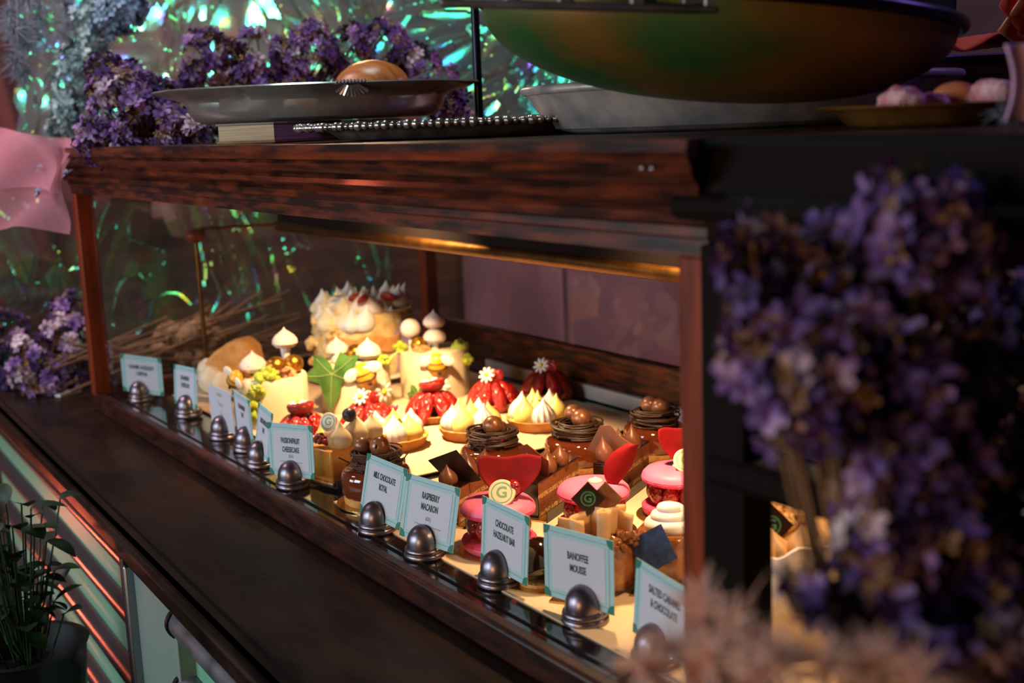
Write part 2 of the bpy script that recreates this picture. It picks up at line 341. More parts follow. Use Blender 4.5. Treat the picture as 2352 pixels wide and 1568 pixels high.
pel = MB().box((-1.46, .985, .365), (1.60, .05, .100)); pelm = P('lamp_pelmet', pel, blackwood, case, bev=.004)
P('brass_lip', MB().tube([(-2.26, .965, .312), (-.67, .965, .312)], .011, 12), brass, pelm)
for lx in (-1.68, -1.10):
    P('lamp_cup', MB().lathe([(.034, 0), (.036, .002), (.030, .016), (.012, .020), (0, .020)], 20, T(lx, .86, .4435)), brass, case)
mb = MB().tube([(-2.28, .80, .0), (-2.28, .80, .30)], .0045, 10); rod = P('support_rod', mb, brass, case)
P('rod_knob', MB().ball((-2.28, .80, .305), (.02, .02, .014)), woodpost, rod)
P('rod_arm', MB().tube([(-2.28, .80, .316), (-2.255, .88, .318), (-2.235, .965, .316)], .003, 8), brass, rod)
# near bay of the same case
P('bay_post', MB().box((-.640, YF + .012, .2), (.044, .03, .41)), blackwood, case, bev=.002)
P('bay_header', MB().box((-.40, YF + .012, .452), (.52, .05, .058)), blackwood, case, bev=.006)
P('bay_moulding', MB().tube([(-.668, YF - .016, .434), (-.15, YF - .016, .434)], .010, 12), blackwood, case)
P('bay_rail', MB().box((-.41, YF + .008, .237), (.50, .032, .026)), blackwood, case, bev=.009)
P('bay_back_panel', MB().box((-.44, 1.30, .27), (.52, .02, .36)), orangew, case, bev=.002)
for q in ((-.679, .5680), (-.668, .5675)):
    P('brass_pin', MB().ball((q[0], .571, .462), .0026, 10, 8), steel, case)

lin1 = TH('paper_liner', MB().box((-.93, .955, .0008), (1.06, .565, .0016)), paper, 'white paper sheet lining the near half of the case floor', 'paper', 'paper sheets on the case floor', smooth=False)
lin2 = TH('paper_liner', MB().box((-1.89, 1.0, .0008), (.80, .54, .0016)), paper, 'white paper sheet lining the far half of the case floor under tall cakes', 'paper', 'paper sheets on the case floor', smooth=False)

# ------------------------------------------------------------------ counter
ct = E('counter', (-2.602, .470, 0), R_(-2.06), 'dark worn wooden counter with a rounded edge running along the display case', 'counter')
mb = MB().box((1.2, .155, -.048), (3.0, .33, .036)); P('worktop', mb, woodtop, ct, bev=.004)
P('edge_moulding', MB().box((1.2, -.002, -.047), (3.0, .026, .034)), woodtop, ct, bev=.009)
P('edge_groove', MB().box((1.2, .014, -.0312), (3.0, .004, .004)), blackwood, ct, smooth=False)
base = E('counter_cabinet', (-2.602, .470, 0), R_(-2.06), 'green panelled counter front with round dark metal rails and a steel post', 'counter base')
P('panel', MB().box((.32, .055, -.475), (1.25, .04, .82)), greenpaint, base, smooth=False)
P('panel', MB().box((1.95, .055, -.48), (1.62, .04, .81)), greenpaint, base, smooth=False)
P('pilaster', MB().box((1.045, .038, -.48), (.195, .05, .81)), greygreen, base, bev=.002)
P('post', MB().box((.946, .008, -.49), (.012, .016, .80)), steel, base, bev=.003)
P('post_edge', MB().box((.930, .012, -.49), (.014, .022, .815)), darkplastic, base, bev=.003)
for z, r in ((-.116, .0195), (-.206, .0195), (-.312, .022), (-.42, .022)):
    P('rail', MB().tube([(-.30, .036, z), (.935, .036, z)], r, 24), chrome, base)
    P('rail', MB().tube([(1.135, .026, z), (2.7, .026, z)], r, 24), greymetal, base)
    P('rail_gap_ring', MB().tube([(1.128, .026, z), (1.136, .026, z)], r + .003, 24), darkplastic, base)  # dark ring standing in for the black gap around each rail end
# plant at the foot of the counter
def leaf_mb(mb, X, l, w, bend=.3, n=6):
    def fn(u, v):
        t = v; ww = w * math.sin(PI * min(1, t * .98 + .02)) ** .7
        return ((u - .5) * ww, t * l, -bend * l * t * t + .25 * ww * abs(u - .5))
    mb.grid(2, n, fn, X)
pp = at(34, 1300, 1.74)
pl = E('potted_plant', (pp.x, pp.y, pp.z - .27), 0, 'dark green leafy plant in a black pot in front of the green counter rails', 'plant')
P('pot', MB().lathe([(0, 0), (.07, 0), (.085, .19), (.09, .2), (.08, .2), (.07, .16), (0, .16)], 24, T(0, 0, -.05)), darkplastic, pl)
lo_ = -.93 - (pp.z - .27); mb = MB()
for k in range(3): mb.tube([(.05 * math.cos(k * 2.1), .05 * math.sin(k * 2.1), -.05), (.11 * math.cos(k * 2.1), .11 * math.sin(k * 2.1), lo_)], .009, 8)
mb.lathe([(0, -.06), (.08, -.06), (.08, -.05), (0, -.05)], 20); P('stand', mb, darkplastic, pl)
mb = MB(); sm = MB()
for k in range(80):
    a = rnd.uniform(0, 2 * PI); h = rnd.uniform(.17, .36); r = rnd.uniform(.0, .075)
    b = V((r * math.cos(a), r * math.sin(a), h)); sm.tube([(0, 0, .12), (b.x * .5, b.y * .5, h * .6), b], .0014, 5)
    leaf_mb(mb, T(*b) @ RZ(a - PI / 2) @ RX(rnd.uniform(-.5, .9)), rnd.uniform(.028, .048), rnd.uniform(.020, .034))
P('leaves', mb, leafdark, pl); P('stems', sm, leafdark, pl)
q = fl(157, 905, -.03)
TH('paper_scrap', MB().box((0, 0, .003), (.016, .055, .006)), whitepaint, 'small white paper stub lying on the counter beside dried flowers', 'paper', smooth=False, loc=(q.x, q.y, -.03), rz=.45)

# ------------------------------------------------------------------ cards in their holders
CARDS = [
 ((335, 915), (-2.288, .675, 35.3, -5.1, -4.3, .0924, .0745, .0139), ['CARAMEL HAZELNUT', 'CHIFFON'], '', 'teal bordered card reading caramel hazelnut chiffon at the far end'),
 ((430, 955), (-2.111, .696, 6.2, 4.8, 1.9, .0917, .0731, .0154), ['STRAWBERRY', 'CHEESECAKE'], '', 'blurred teal bordered card standing second from the far end of the row'),
 ((515, 1005), (-1.902, .687, 3.0, -2.5, -.6, .0915, .0710, .0146), ['Lavender', 'Honey', '25'], 'white', 'plain white card with pale gold lettering and no teal border'),
 ((555, 1035), (-1.816, .690, -4.9, -1.5, -1.2, .0918, .0720, .0163), ['STRAWBERRY', 'TART'], '', 'teal bordered strawberry tart card right beside the plain white card'),
 ((592, 1070), (-1.696, .668, -9.5, 9.2, -.1, .0920, .0748, .0154), ['LEMON MERINGUE', 'TART'], '', 'teal bordered lemon meringue tart card partly behind the passionfruit cheesecake card'),
 ((680, 1115), (-1.565, .660, 19.2, 4.0, 3.1, .0914, .0756, .0148), ['PASSIONFRUIT', 'CHEESECAKE'], '(GF)', 'teal bordered card reading passionfruit cheesecake (GF)'),
 ((870, 1218), (-1.310, .663, 4.6, 12.1, -1.8, .0921, .0755, .0152), ['MILK CHOCOLATE', 'ROYAL'], '', 'teal bordered card reading milk chocolate royal'),
 ((980, 1275), (-1.196, .664, 12.3, 11.7, -1.5, .0921, .0757, .0152), ['RASPBERRY', 'MACARON'], '(GF)', 'teal bordered card reading raspberry macaron (GF)'),
 ((1148, 1340), (-1.060, .683, -.4, 4.2, -1.0, .0916, .0758, .0150), ['CHOCOLATE', 'HAZELNUT BAR'], '', 'teal bordered card reading chocolate hazelnut bar'),
 ((1340, 1428), (-.937, .693, 12.7, 1.0, .2, .0912, .0764, .0158), ['BANOFFEE', 'MOUSSE'], '', 'teal bordered card reading banoffee mousse'),
 ((1500, 1525), (-.802, .686, -4.5, 1.7, -4.1, .0922, .0748, .0150), ['SALTED CARAMEL', '& CHOCOLATE'], '', 'teal bordered card reading salted caramel and chocolate beside the corner post')]
HL = ['caramel hazelnut chiffon card', 'second card from the far end', 'plain white card', 'strawberry tart card', 'lemon meringue tart card', 'passionfruit cheesecake card', 'milk chocolate royal card', 'raspberry macaron card', 'chocolate hazelnut bar card', 'banoffee mousse card', 'salted caramel and chocolate card']
for i, (hp, (cx, cy, yw, ln, rl, w, h, zb), lines, extra, lab) in enumerate(CARDS):
    yw = R_(yw); hx = fl(*hp); d = V((math.cos(yw), math.sin(yw), 0)); s_ = (hx - V((cx, cy, 0))).dot(d)
    s_ = max(-.03, min(.03, s_)); ho = V((cx, cy, 0)) + d * s_
    H = E('card_holder', ho, yw, 'domed pewter holder gripping the ' + HL[i], 'card holder', 'pewter card holders along the front sill')
    P('base', MB().lathe([(0, 0), (.0225, 0), (.0245, .002), (.0245, .005), (.0235, .0066), (.0222, .0072), (.0232, .0085), (.0235, .0102), (.0228, .0122), (.0205, .0136), (0, .0142)], 36), pewter, H)
    mb = MB(); nn = 14; v = []; f = []
    pr = [(.0195, .0130), (.0198, .0175), (.0192, .0228), (.0174, .0282), (.0142, .0330), (.0098, .0366), (.0050, .0386), (.0, .0392)]
    for k in range(nn + 1):
        a = -PI * k / nn
        for r, z in pr: v.append((r * math.cos(a), r * math.sin(a) - .001, z))
    L_ = len(pr)
    for k in range(nn):
        for q in range(L_ - 1): f.append((k * L_ + q, k * L_ + q + 1, (k + 1) * L_ + q + 1, (k + 1) * L_ + q))
    f.append(tuple([q for q in range(L_)] + [nn * L_ + q for q in range(L_ - 2, -1, -1)]))
    mb.add(v, f); P('dome', mb, pewter, H)
    K = E('dessert_card', (cx, cy, zb), yw, lab, 'card', 'dessert cards along the front of the case')
    X = RX(-R_(ln)) @ RY(-R_(rl)) @ T(0, 0, h / 2) @ RX(PI / 2)     # local: x right, y up, z towards the viewer
    white = extra == 'white'
    P('backing', MB().box((0, 0, 0), (w, h, .0008), X), card_white if white else card_teal, K, smooth=False)
    if not white:
        P('panel', MB().box((0, 0, .0005), (w * .77, h * .74, .0004), X), card_white, K, smooth=False)
        fr = MB()
        for (a, b) in ((.455, .45), ):
            for sgn in (1, -1):
                fr.box((0, sgn * h * .425, .00045), (w * .98, .0004, .0003), X); fr.box((sgn * w * .44, 0, .00045), (.0004, h * .98, .0003), X)
        P('border_line', fr, greyink, K, smooth=False)
        for sx in (1, -1):
            for sy in (1, -1):
                r = .0085; out = [(sx * w / 2, sy * h / 2)] + [(sx * (w / 2 - r * math.cos(a)), sy * (h / 2 - r * 1.15 * math.sin(a))) for a in [PI / 2 * q / 6 for q in range(7)]]
                P('corner_patch', MB().prism(out, .0004, .0009, X), card_dark, K, smooth=False)
    big = .0108
    up = {5: .007, 6: .009, 7: .011, 8: .008, 9: .005, 10: .010}.get(i, .008)
    tm = MB(); merge(tm, text(lines, big, .0128 if not white else .0165, .54, .00030 if not white else 0), X @ T(0, up, .0010))
    P('lettering', tm, goldink if white else ink, K, smooth=False)
    if extra == '(GF)':
        tm = MB(); merge(tm, text(['(GF)'], .0062, .01, .8), X @ T(0, -.0085, .0010)); merge(tm, text(['* All cakes are made in a non gluten free environment'], .0026, .01, .8), X @ T(0, -.0165, .0010))
        P('small_print', tm, greyink, K, smooth=False)

# ------------------------------------------------------------------ pastries
def clump(mb, c, r, g, n=26):
    for k in range(n):
        d = V((g.gauss(0, 1), g.gauss(0, 1), g.gauss(0, 1))).normalized() * r * g.uniform(.3, 1)
        s = r * g.uniform(.22, .4); sd = g.uniform(0, 99)
        mb.ball((c[0] + d.x, c[1] + d.y, c[2] + d.z * .7), s, 8, 6, None, lambda e: 1 + .35 * NZ.noise(e * 2.5 + V((sd, 0, 0))))
def flute(nf, dep): return lambda a, r, z: (r * (1 + dep * math.cos(nf * a) * min(1, z / .008)), z)
def shell(parent, r, h):
    P('pastry_shell', MB().lathe([(0, 0), (r * .78, 0), (r * .84, .001), (r * .97, h * .8), (r, h), (r * .97, h * 1.03), (r * .92, h * .95), (r * .90, h * .72), (0, h * .72)], 96, None, flute(18, .022)), pastry, parent)
def strawberry_tart(p, rz, label, dz=0, style=0, seed=0):
    g = random.Random(seed); t = E('strawberry_tart', (p[0], p[1], dz), rz, label, 'strawberry tart', 'strawberry tarts in the row before the white cakes')
    shell(t, .046, .014)
    m = 8
    for k in range(m):
        a = 2 * PI * k / m + g.uniform(-.08, .08); ln = .053 + g.uniform(-.004, .004)
        X = RZ(a) @ T(.0268, 0, .033) @ RY(R_(-36 + g.uniform(-5, 5))) @ RZ(g.uniform(-.2, .2))
        mb = MB().ball((0, 0, 0), (.0115, .0130, ln / 2), 16, 14, X, lambda d: 1 - .30 * d.z + .05 * d.z * d.z - (.45 if d.x < -.1 else 0) * abs(d.x))
        P('strawberry', mb, straw, t)
    mb = MB().ball((0, 0, .040), (.018, .018, .012), 14, 8); P('strawberry', mb, straw, t)
    if style == 0:      # a block of strawberry lying on top
        X = T(0, 0, .060) @ RY(R_(g.uniform(-14, 6)))
        mb = MB().lathe([(0, -.008), (.014, -.009), (.021, -.003), (.0225, .005), (.021, .008), (0, .008)], 26, X, None, 0, 1.05, .8)
        P('strawberry', mb, straw, t); daisy(t, X @ T(-.002, -.002, .0092), .0145)
    else:               # upright slices behind a daisy facing the front
        for k, (dx, ty) in enumerate(((-.011, -16), (.010, 22), (0, 3))):
            X = T(dx, .004, .057) @ RY(R_(ty)); mb = MB().ball((0, 0, 0), (.011, .005, .017), 14, 10, X, lambda d: 1 - .2 * d.z); P('strawberry', mb, strawcut if k == 2 else straw, t)
        daisy(t, T(-.004, -.012, .062) @ RX(R_(58)), .0155)
    return t
sp = [(697, 1024), (848, 995), (997, 966), (1133, 940), (1257, 916)]
SL = ['strawberry tart with a slanted berry block, behind the lemon meringue tart card', 'strawberry tart topped by a daisy in front of the ivy-leaf cake', 'strawberry tart in front of the cream cake with the daisy on its side', 'strawberry tart with an upright berry slice, right of the white cakes', 'strawberry tart nearest the back rail of the case']
for i, (pp_, st, rz) in enumerate(zip(sp, (0, 1, 0, 1, 1), (.6, .5, .7, .55, .5))):
    q = fl(*pp_); strawberry_tart(q, rz, SL[i], .002, st, 10 + i)

def lemon_tart(p, rz, label, seed, sprig=True):
    g = random.Random(seed); t = E('lemon_meringue_tart', (p[0], p[1], .002), rz, label, 'lemon tart', 'lemon meringue tarts in one row')
    shell(t, .054, .018)
    P('lemon_filling', MB().lathe([(0, .0125), (.048, .0125), (.048, .0142), (0, .0152)], 32), lemon, t)
    spots = [(0, .030), (1, .030), (2, .030), (3, .030), (4, .030), (5, .030)]
    for k, r in spots:
        a = 2 * PI * k / 6 + .25; x, y = r * math.cos(a), r * math.sin(a)
        if k in (1, 3, 5):
            P('meringue_kiss', MB().add(*(lambda q: (q.v, q.f))(teardrop(.0205, .042 + g.uniform(0, .006), 12, .15, lean=g.uniform(-.3, .3))), T(x, y, .0125) @ RZ(a)), mering, t)
        else:
            P('lemon_kiss', MB().add(*(lambda q: (q.v, q.f))(teardrop(.0190, .044 + g.uniform(-.002, .004), 0, lean=g.uniform(-.25, .25))), T(x, y, .0125) @ RZ(a)), lemon, t)
    P('lemon_kiss', MB().add(*(lambda q: (q.v, q.f))(teardrop(.0175, .050)), T(0, 0, .0125)), lemon, t)
    mb = MB()
    for k in range(5): leaf_mb(mb, T(-.012, .016, .05) @ RZ(k * 1.1) @ RX(R_(50 + 14 * g.random())), .013, .007, .1, 4)
    if sprig: P('petal', mb, magenta, t)
    mb = MB()
    for k in range(2): leaf_mb(mb, T(.012 - .02 * k, -.004, .046) @ RZ(g.uniform(0, 6)) @ RX(R_(20)), .012, .008, .3, 4)
    P('herb_leaf', mb, paleleaf, t)
for i, (pp_, rz) in enumerate((((742, 1068), .2), ((908, 1026), .3), ((1085, 1003), .9), ((1238, 982), .45))):
    lemon_tart(fl(*pp_), rz, ['lemon meringue tart hidden behind the passionfruit cheesecake and its card', 'lemon meringue tart beside the passionfruit cheesecake with magenta petals', 'lemon meringue tart in front of the nearer strawberry tart with the berry block', 'lemon meringue tart closest to the back of the case in its row'][i], 30 + i, i < 2)

def royal(p, rz, label, seed, r=.047, h=.034):
    g = random.Random(seed); t = E('chocolate_royal', (p[0], p[1], .0032), rz, label, 'chocolate cake', 'glazed chocolate royals with nests')
    P('biscuit_base', MB().lathe([(0, 0), (r * .93, 0), (r * .95, .003), (r * .95, .010), (r * .9, .0115), (0, .0115)], 40), pastry, t)
    P('glazed_body', MB().lathe([(0, .0112), (r * .96, .0112), (r, .016), (r, .0112 + h * .72), (r * .96, .0112 + h * .92), (r * .88, .0112 + h), (0, .0112 + h)], 48), glaze, t)
    mb = MB(); z0 = .0125 + h
    for k in range(70):
        rr = g.uniform(.021, .036); zz = z0 + .002 + g.uniform(0, .021); a0 = g.uniform(0, 2 * PI); sp_ = g.uniform(1.2, 3.4); tl = g.uniform(-.13, .13); ph = g.uniform(0, 6)
        mb.tube([(rr * 1.06 * math.cos(a0 + sp_ * q / 12), rr * math.sin(a0 + sp_ * q / 12), zz + tl * rr * math.sin(a0 + sp_ * q / 12 + ph)) for q in range(13)], .0013, 5)
    for k in range(10):
        a = g.uniform(0, 2 * PI); x, y = .032 * math.cos(a), .032 * math.sin(a); b = a + g.uniform(.6, 1.9); l = g.uniform(.012, .022)
        mb.tube([(x, y, z0 + g.uniform(.0, .012)), (x + l * math.cos(b), y + l * math.sin(b), z0 + g.uniform(.0, .016))], .0011, 5)
    P('chocolate_nest', mb, nestchoc, t)
    for k, (ex, ey, ez, s) in enumerate({40: ((-.020, -.012, .026, .95), (.012, .004, .030, 1.12)), 41: ((.004, -.004, .030, 1.15), (.004, .018, .022, .8)), 42: ((-.009, .004, .033, 1.0), (.010, -.002, .028, 1.15)), 43: ((-.008, .0, .028, 1.15), (.009, .002, .027, 1.15))}[seed]):
        mb = MB().ball((ex, ey, z0 + ez), (.0128 * s, .0122 * s, .0120 * s), 20, 14); P('chocolate_egg', mb, egg, t)
    if seed == 40:
        P('egg_hole', MB().ball((.0225, -.004, z0 + .033), (.0020, .0022, .0030), 8, 6), black, t)
    return t
def disc_board(p, r, label, m=goldcard, group='round gold cake boards'):
    return TH('cake_board', MB().lathe([(0, .0017), (r, .0017), (r, .0030), (0, .0030)], 40), m, label, 'cake board', group, loc=(p[0], p[1], 0))
RL = ['chocolate royal with a nest behind the milk chocolate royal card', 'chocolate royal with one round egg in its nest, behind the red petal macaron', 'chocolate royal with two bronze eggs in a flat nest, mid case', 'chocolate royal nearest the back, partly behind the corner post']
for i, (pp_, rz) in enumerate((((868, 1152), -.2), ((1135, 1100), .5), ((1328, 1078), .3), ((1506, 1048), .2))):
    q = fl(*pp_); disc_board(q, .055, 'round gold board under the royal ' + ['behind the milk chocolate royal card', 'behind the broad red petal', 'with two bronze eggs, mid case', 'nearest the back'][i]); royal(q, rz, RL[i], 40 + i)

def bar(p, rz, label, seed, length=.125, shard='leaf'):
    g = random.Random(seed); t = E('chocolate_hazelnut_bar', (p[0], p[1], .0040), rz, label, 'chocolate bar', 'layered chocolate hazelnut bars')
    w = .030; L = length
    z = 0
    for nm, hh, mm in (('biscuit_layer', .006, praline), ('mousse_layer', .017, mousse), ('praline_layer', .006, praline), ('mousse_layer', .015, mousse)):
        P(nm, MB().box((0, L / 2, z + hh / 2), (w, L, hh)), mm, t, smooth=False); z += hh
    mb = MB().box((0, L / 2, z + .0012), (w + .001, L + .002, .0026)); mb.box((0, -.0008, z / 2), (w + .001, .0018, z)); P('dark_glaze', mb, darkglaze, t, bev=.0008)
    z += .0024
    for k, (dx, dy) in enumerate(((.006, .048), (-.006, .066), (.007, .084), (-.004, .012))):
        P('chocolate_kiss', MB().add(*(lambda q: (q.v, q.f))(teardrop(.0120, .029 + g.uniform(-.004, .006), lean=g.uniform(-.4, .4))), T(dx, dy, z)), milkchoc, t)
    for k in range(3):
        P('gold_pearl', MB().ball((.004 + g.uniform(-.008, .008), .05 + k * .015, z + .014), .0032, 10, 8), goldleaf, t)
    X = T(-.002, .026, z + .018) @ RZ(g.uniform(-.3, .2)) @ RX(R_(14)) @ RY(R_(22 if shard != 'leaf' else 8))
    out = {'leaf': [(-.022, -.016), (.020, -.018), (.020, .006), (-.010, .024), (-.022, .016)], 'dark': [(-.036, -.006), (.004, -.028), (.038, -.002), (-.004, .026)], 'milk': [(-.030, -.024), (.014, -.022), (.032, .018), (.012, .020), (-.006, .030), (-.020, .022)]}[shard]
    P('chocolate_shard', MB().prism(out, -.0007, .0007, X @ RX(PI / 2)), {'dark': choc, 'milk': milkpale, 'leaf': milkred}[shard], t, smooth=False)
    return t
def strip_board(p, rz, label, L=.15, lett=False):
    t = E('cake_board', (p[0], p[1], 0), rz, label, 'cake board', 'folded black and gold bar boards')
    P('base', MB().box((.004, L / 2 - .01, .0028), (.046, L, .0018)), goldcard, t, smooth=False)
    P('folded_lip', MB().box((.031, L / 2 - .01, .0085), (.0012, L, .014), RY(R_(0))), blackcard, t, smooth=False)
    if lett:
        k = MB(); merge(k, text(['\u2013 THE'], .010, .01), T(.0318, .055, .0105) @ RZ(PI / 2) @ RX(PI / 2)); P('lettering', k, card_white, t, smooth=False)
for i, (pp_, sh, lab) in enumerate((((1030, 1206), 'dark', 'chocolate hazelnut bar with a dark square shard behind the raspberry macaron card'), ((1214, 1192), 'leaf', 'chocolate hazelnut bar with an orange-brown shard behind the red petal'), ((1390, 1148), 'milk', 'chocolate hazelnut bar with a pale milk chocolate shard near the corner post'))):
    q = fl(*pp_); strip_board(q, R_(29), 'black folded board under the bar with ' + ['the dark square shard', 'the orange-brown shard', 'the pale shard'][i], lett=(i == 1)); bar(q + V((.0, .0, 0)), R_(29), lab, 50 + i, shard=sh)

def macaron(p, rz, label, seed, petal=1, r=.0445):
    g = random.Random(seed); t = E('raspberry_macaron', (p[0], p[1], .0034), rz, label, 'macaron', 'pink raspberry macarons')
    def sh(z, flip):
        pr = [(0, .0), (r * .92, .0), (r * .98, .004), (r * 1.0, .0065), (r * .965, .011), (r * .86, .0155), (r * .6, .0185), (r * .3, .0195), (0, .0198)]
        X = T(0, 0, z) @ (S(1, 1, -1) if flip else M.Identity(4))
        P('macaron_shell', MB().lathe([(a, b) for a, b in pr[2:]] if 0 else [(0, .005), (r * .985, .005)] + pr[3:], 48, X), pink, t)
        P('macaron_foot', MB().lathe([(0, 0), (r * .9, 0), (r * .985, .002), (r * 1.005, .0045), (r * .98, .0062), (0, .0062)], 72, X, lambda a, rr, zz: (rr * (1 + .014 * math.sin(a * 23 + seed) * math.sin(a * 9)), zz)), pinkfoot, t)
    sh(.0150, True); 
    sh(.043, False)
    for k in range(9):
        a = 2 * PI * k / 9 + .2
        P('raspberry', MB().ball((.0285 * math.cos(a), .0285 * math.sin(a), .0292), (.0105, .0105, .0150), 14, 10), rasp, t)
    P('cream_filling', MB().lathe([(0, .015), (.026, .015), (.026, .043), (0, .043)], 24), lilac, t)
    z = .0625
    P('cream_dab', MB().add(*(lambda q: (q.v, q.f))(teardrop(.0085, .007)), T(.004, 0, z - .001)), ivory, t)
    if petal == 1:     # wide cupped petal
        def fn(u, v):
            a = (u - .5) * 2.1; ww = .0375 * math.sin(PI / 2 * min(1., v * 1.08 + .14)) * (1 - .06 * max(0, v - .7))
            return (math.sin(a) * ww / math.sin(1.05), .014 * (math.cos(a) - 1) + .010 * v, v * (.044 + .007 * u) + .0015 * math.sin(u * 11) * v)
        P('rose_petal', MB().grid(16, 12, fn, T(.010, .008, z) @ RZ(R_(52)) @ RX(R_(-8)) @ RY(R_(4))), petalred, t, solid=.0007)
    else:              # petal rolled to a point
        def fn(u, v):
            a = (u - .5) * 2.6; ww = .0165 * math.sin(PI * (v * .80 + .12)) ** .8
            return (math.sin(a) * ww + .018 * v * v, -.008 * math.cos(a), v * .052)
        P('rose_petal', MB().grid(12, 12, fn, T(.019, .0145, z) @ RZ(R_(52)) @ RY(R_(10))), petalred, t, solid=.0007)
    if petal != 2:
        logo(t, T(.019, -.006, z + .010) @ RZ(R_(50)) @ RX(R_(58)), .0160, whitechoc, greenink, name='logo_disc')
        P('raspberry', MB().ball((.020, .010, z + .013), (.009, .008, .010), 12, 8), rasp, t)
    return t
ML = ['pink raspberry macaron with a broad red petal, behind the chocolate hazelnut bar card', 'pink raspberry macaron with a pointed red petal behind the banoffee mousse', 'pink raspberry macaron half hidden by the corner post']
for i, (pp_, pt, rz) in enumerate((((1148, 1262), 1, 0), ((1366, 1222), 2, 0), ((1556, 1183), 1, .2))):
    q = fl(*pp_); disc_board(q, .052, 'round gold board under the pink macaron ' + ['with the broad petal', 'with the pointed petal', 'half hidden by the corner post'][i]); macaron(q, rz, ML[i], 60 + i, pt)

# banoffee mousses
def banoffee(p, rz, label, seed, style):
    g = random.Random(seed); t = E('banoffee_mousse', (p[0], p[1], .0040), rz, label, 'banoffee mousse', 'banoffee mousses behind their card')
    P('glazed_body', MB().lathe([(0, 0), (.036, 0), (.042, .006), (.044, .024), (.042, .046), (.034, .056), (0, .058)], 56, None, lambda a, r, z: (r * (1 + .03 * math.sin(7 * a + z * 300) * math.sin(3 * a + 2)), z)), caramel, t)
    if style == 0:
        # gathered ribbon of caramel cream
        mb = MB(); pts = []
        for k in range(121):
            u = k / 120; w_ = u * 31; pts.append((-.034 + .064 * u + .009 * math.sin(w_ + 1.2), -.012 + .020 * math.sin(w_ * .5 + .6) * (1 - .25 * u), 0))
        def fn(u, v):
            k = min(120, int(round(u * 120))); q = pts[k]; hh = .016 + .022 * math.sin(u * 2.4)
            return (q[0] * (1 + .12 * v), q[1] + .006 * v, .050 + hh * v)
        P('cream_ribbon', MB().grid(120, 5, fn, RZ(R_(50))), caramelcream, t, solid=.0024)
        mb = MB(); clump(mb, (.030, .012, .056), .016, g, 34); P('nut_caramel', mb, caramel, t)
        logo(t, T(-.0024, -.0073, .096) @ RZ(R_(50)) @ RX(R_(80)) @ RZ(PI / 4), .0130, choc, greenfoil, True, 'chocolate_plaque')
        P('bronze_plaque', MB().box((0, 0, 0), (.026, .026, .0016), T(.0076, .0087, .095) @ RZ(R_(50)) @ RX(R_(80)) @ RZ(PI / 4)), egg, t, smooth=False)
    else:
        mb = MB()
        for k in range(3):
            mb.tube([((.022 - .006 * k) * math.cos(a * .35), (.022 - .006 * k) * math.sin(a * .35), .054 + .009 * k + .0004 * a) for a in range(19)], .0085 - .001 * k, 10)
        P('cream_swirl', mb, mering, t)
        P('navy_plaque', MB().box((0, 0, 0), (.040, .040, .0018), T(.020, -.044, .046) @ RZ(R_(30)) @ RX(R_(66)) @ RZ(R_(34))), navy, t, smooth=False)
        P('caramel_piping', MB().tube([(-.03 + .0006 * k, -.040 + .004 * math.sin(k * .9), .010 + .003 * math.cos(k * .9)) for k in range(40)], .0035, 8), caramelcream, t)
q = fl(1330, 1372) + V((-.012, .034, 0)); strip_board(q + V((.016, -.05, 0)), R_(35), 'gold board under the banoffee mousse with the G plaque', .11); banoffee(q, 0, 'banoffee mousse with cream ribbon and dark G plaque, behind its card', 70, 0)
q = fl(1545, 1330); strip_board(q + V((.02, -.05, 0)), R_(35), 'gold board under the banoffee mousse with the navy plaque', .11); banoffee(q, 0, 'banoffee mousse with white swirl and navy plaque beside the corner post', 71, 1)
q = fl(1238, 1342); b = E('chocolate_dome', (q.x, q.y, .0034), 0, 'round dark chocolate dome between the hazelnut bar and banoffee cards', 'chocolate dome')
P('dome', MB().ball((0, 0, .025), (.027, .027, .025), 28, 18, None, lambda d: 1 + .02 * NZ.noise(d * 4)), darkglaze, b); P('biscuit_base', MB().lathe([(0, 0), (.022, 0), (.022, .004), (0, .004)], 24), pastry, b)
TH('cake_board', MB().box((0, 0, .0025), (.06, .06, .0016)), goldcard, 'square gold board under the dark chocolate dome', 'cake board', smooth=False, loc=(q.x, q.y, 0), rz=.5)

# passionfruit cheesecake
q = fl(765, 1120); t = E('passionfruit_cheesecake', (q.x, q.y, .0036), R_(16), 'yellow glazed passionfruit cheesecake slab topped with ivory peaks and berries', 'cheesecake')
P('cheesecake_slab', MB().box((-.026, .056, .026), (.052, .112, .046)), cheese, t, bev=.0035)
P('biscuit_base', MB().box((-.026, .056, .0015), (.053, .113, .003)), praline, t, smooth=False)
for k, (x, y, s) in enumerate(((-.012, .028, 1), (-.014, .060, 1.05), (-.038, .045, 1), (-.038, .080, 1), (-.014, .092, .95))):
    P('ivory_kiss', MB().add(*(lambda q: (q.v, q.f))(teardrop(.0178 * s, .038 * s, lean=.2)), T(x, y, .048)), ivory, t)
mb = MB()
gg = random.Random(3)
for k in range(26):
    d = V((gg.gauss(0, 1), gg.gauss(0, 1), abs(gg.gauss(0, 1)))).normalized(); mb.ball((-.030 + d.x * .010, .010 + d.y * .008, .056 + d.z * .010), .0042, 8, 6)
P('raspberry', mb, rasp, t)
P('blueberry', MB().ball((-.018, .055, .088), .0105, 18, 12), blueberry, t)
logo(t, T(-.026, .022, .084) @ RZ(R_(18)) @ RX(R_(72)), .0135, whitechoc, greenink)
TH('cake_board', MB().box((0, 0, .0025), (.060, .135, .0018)).box((.031, .0, .008), (.0012, .135, .013)), blackcard, 'black board under the yellow passionfruit cheesecake', 'cake board', smooth=False, loc=(q.x - .032 + .0, q.y + .055, 0), rz=R_(16))

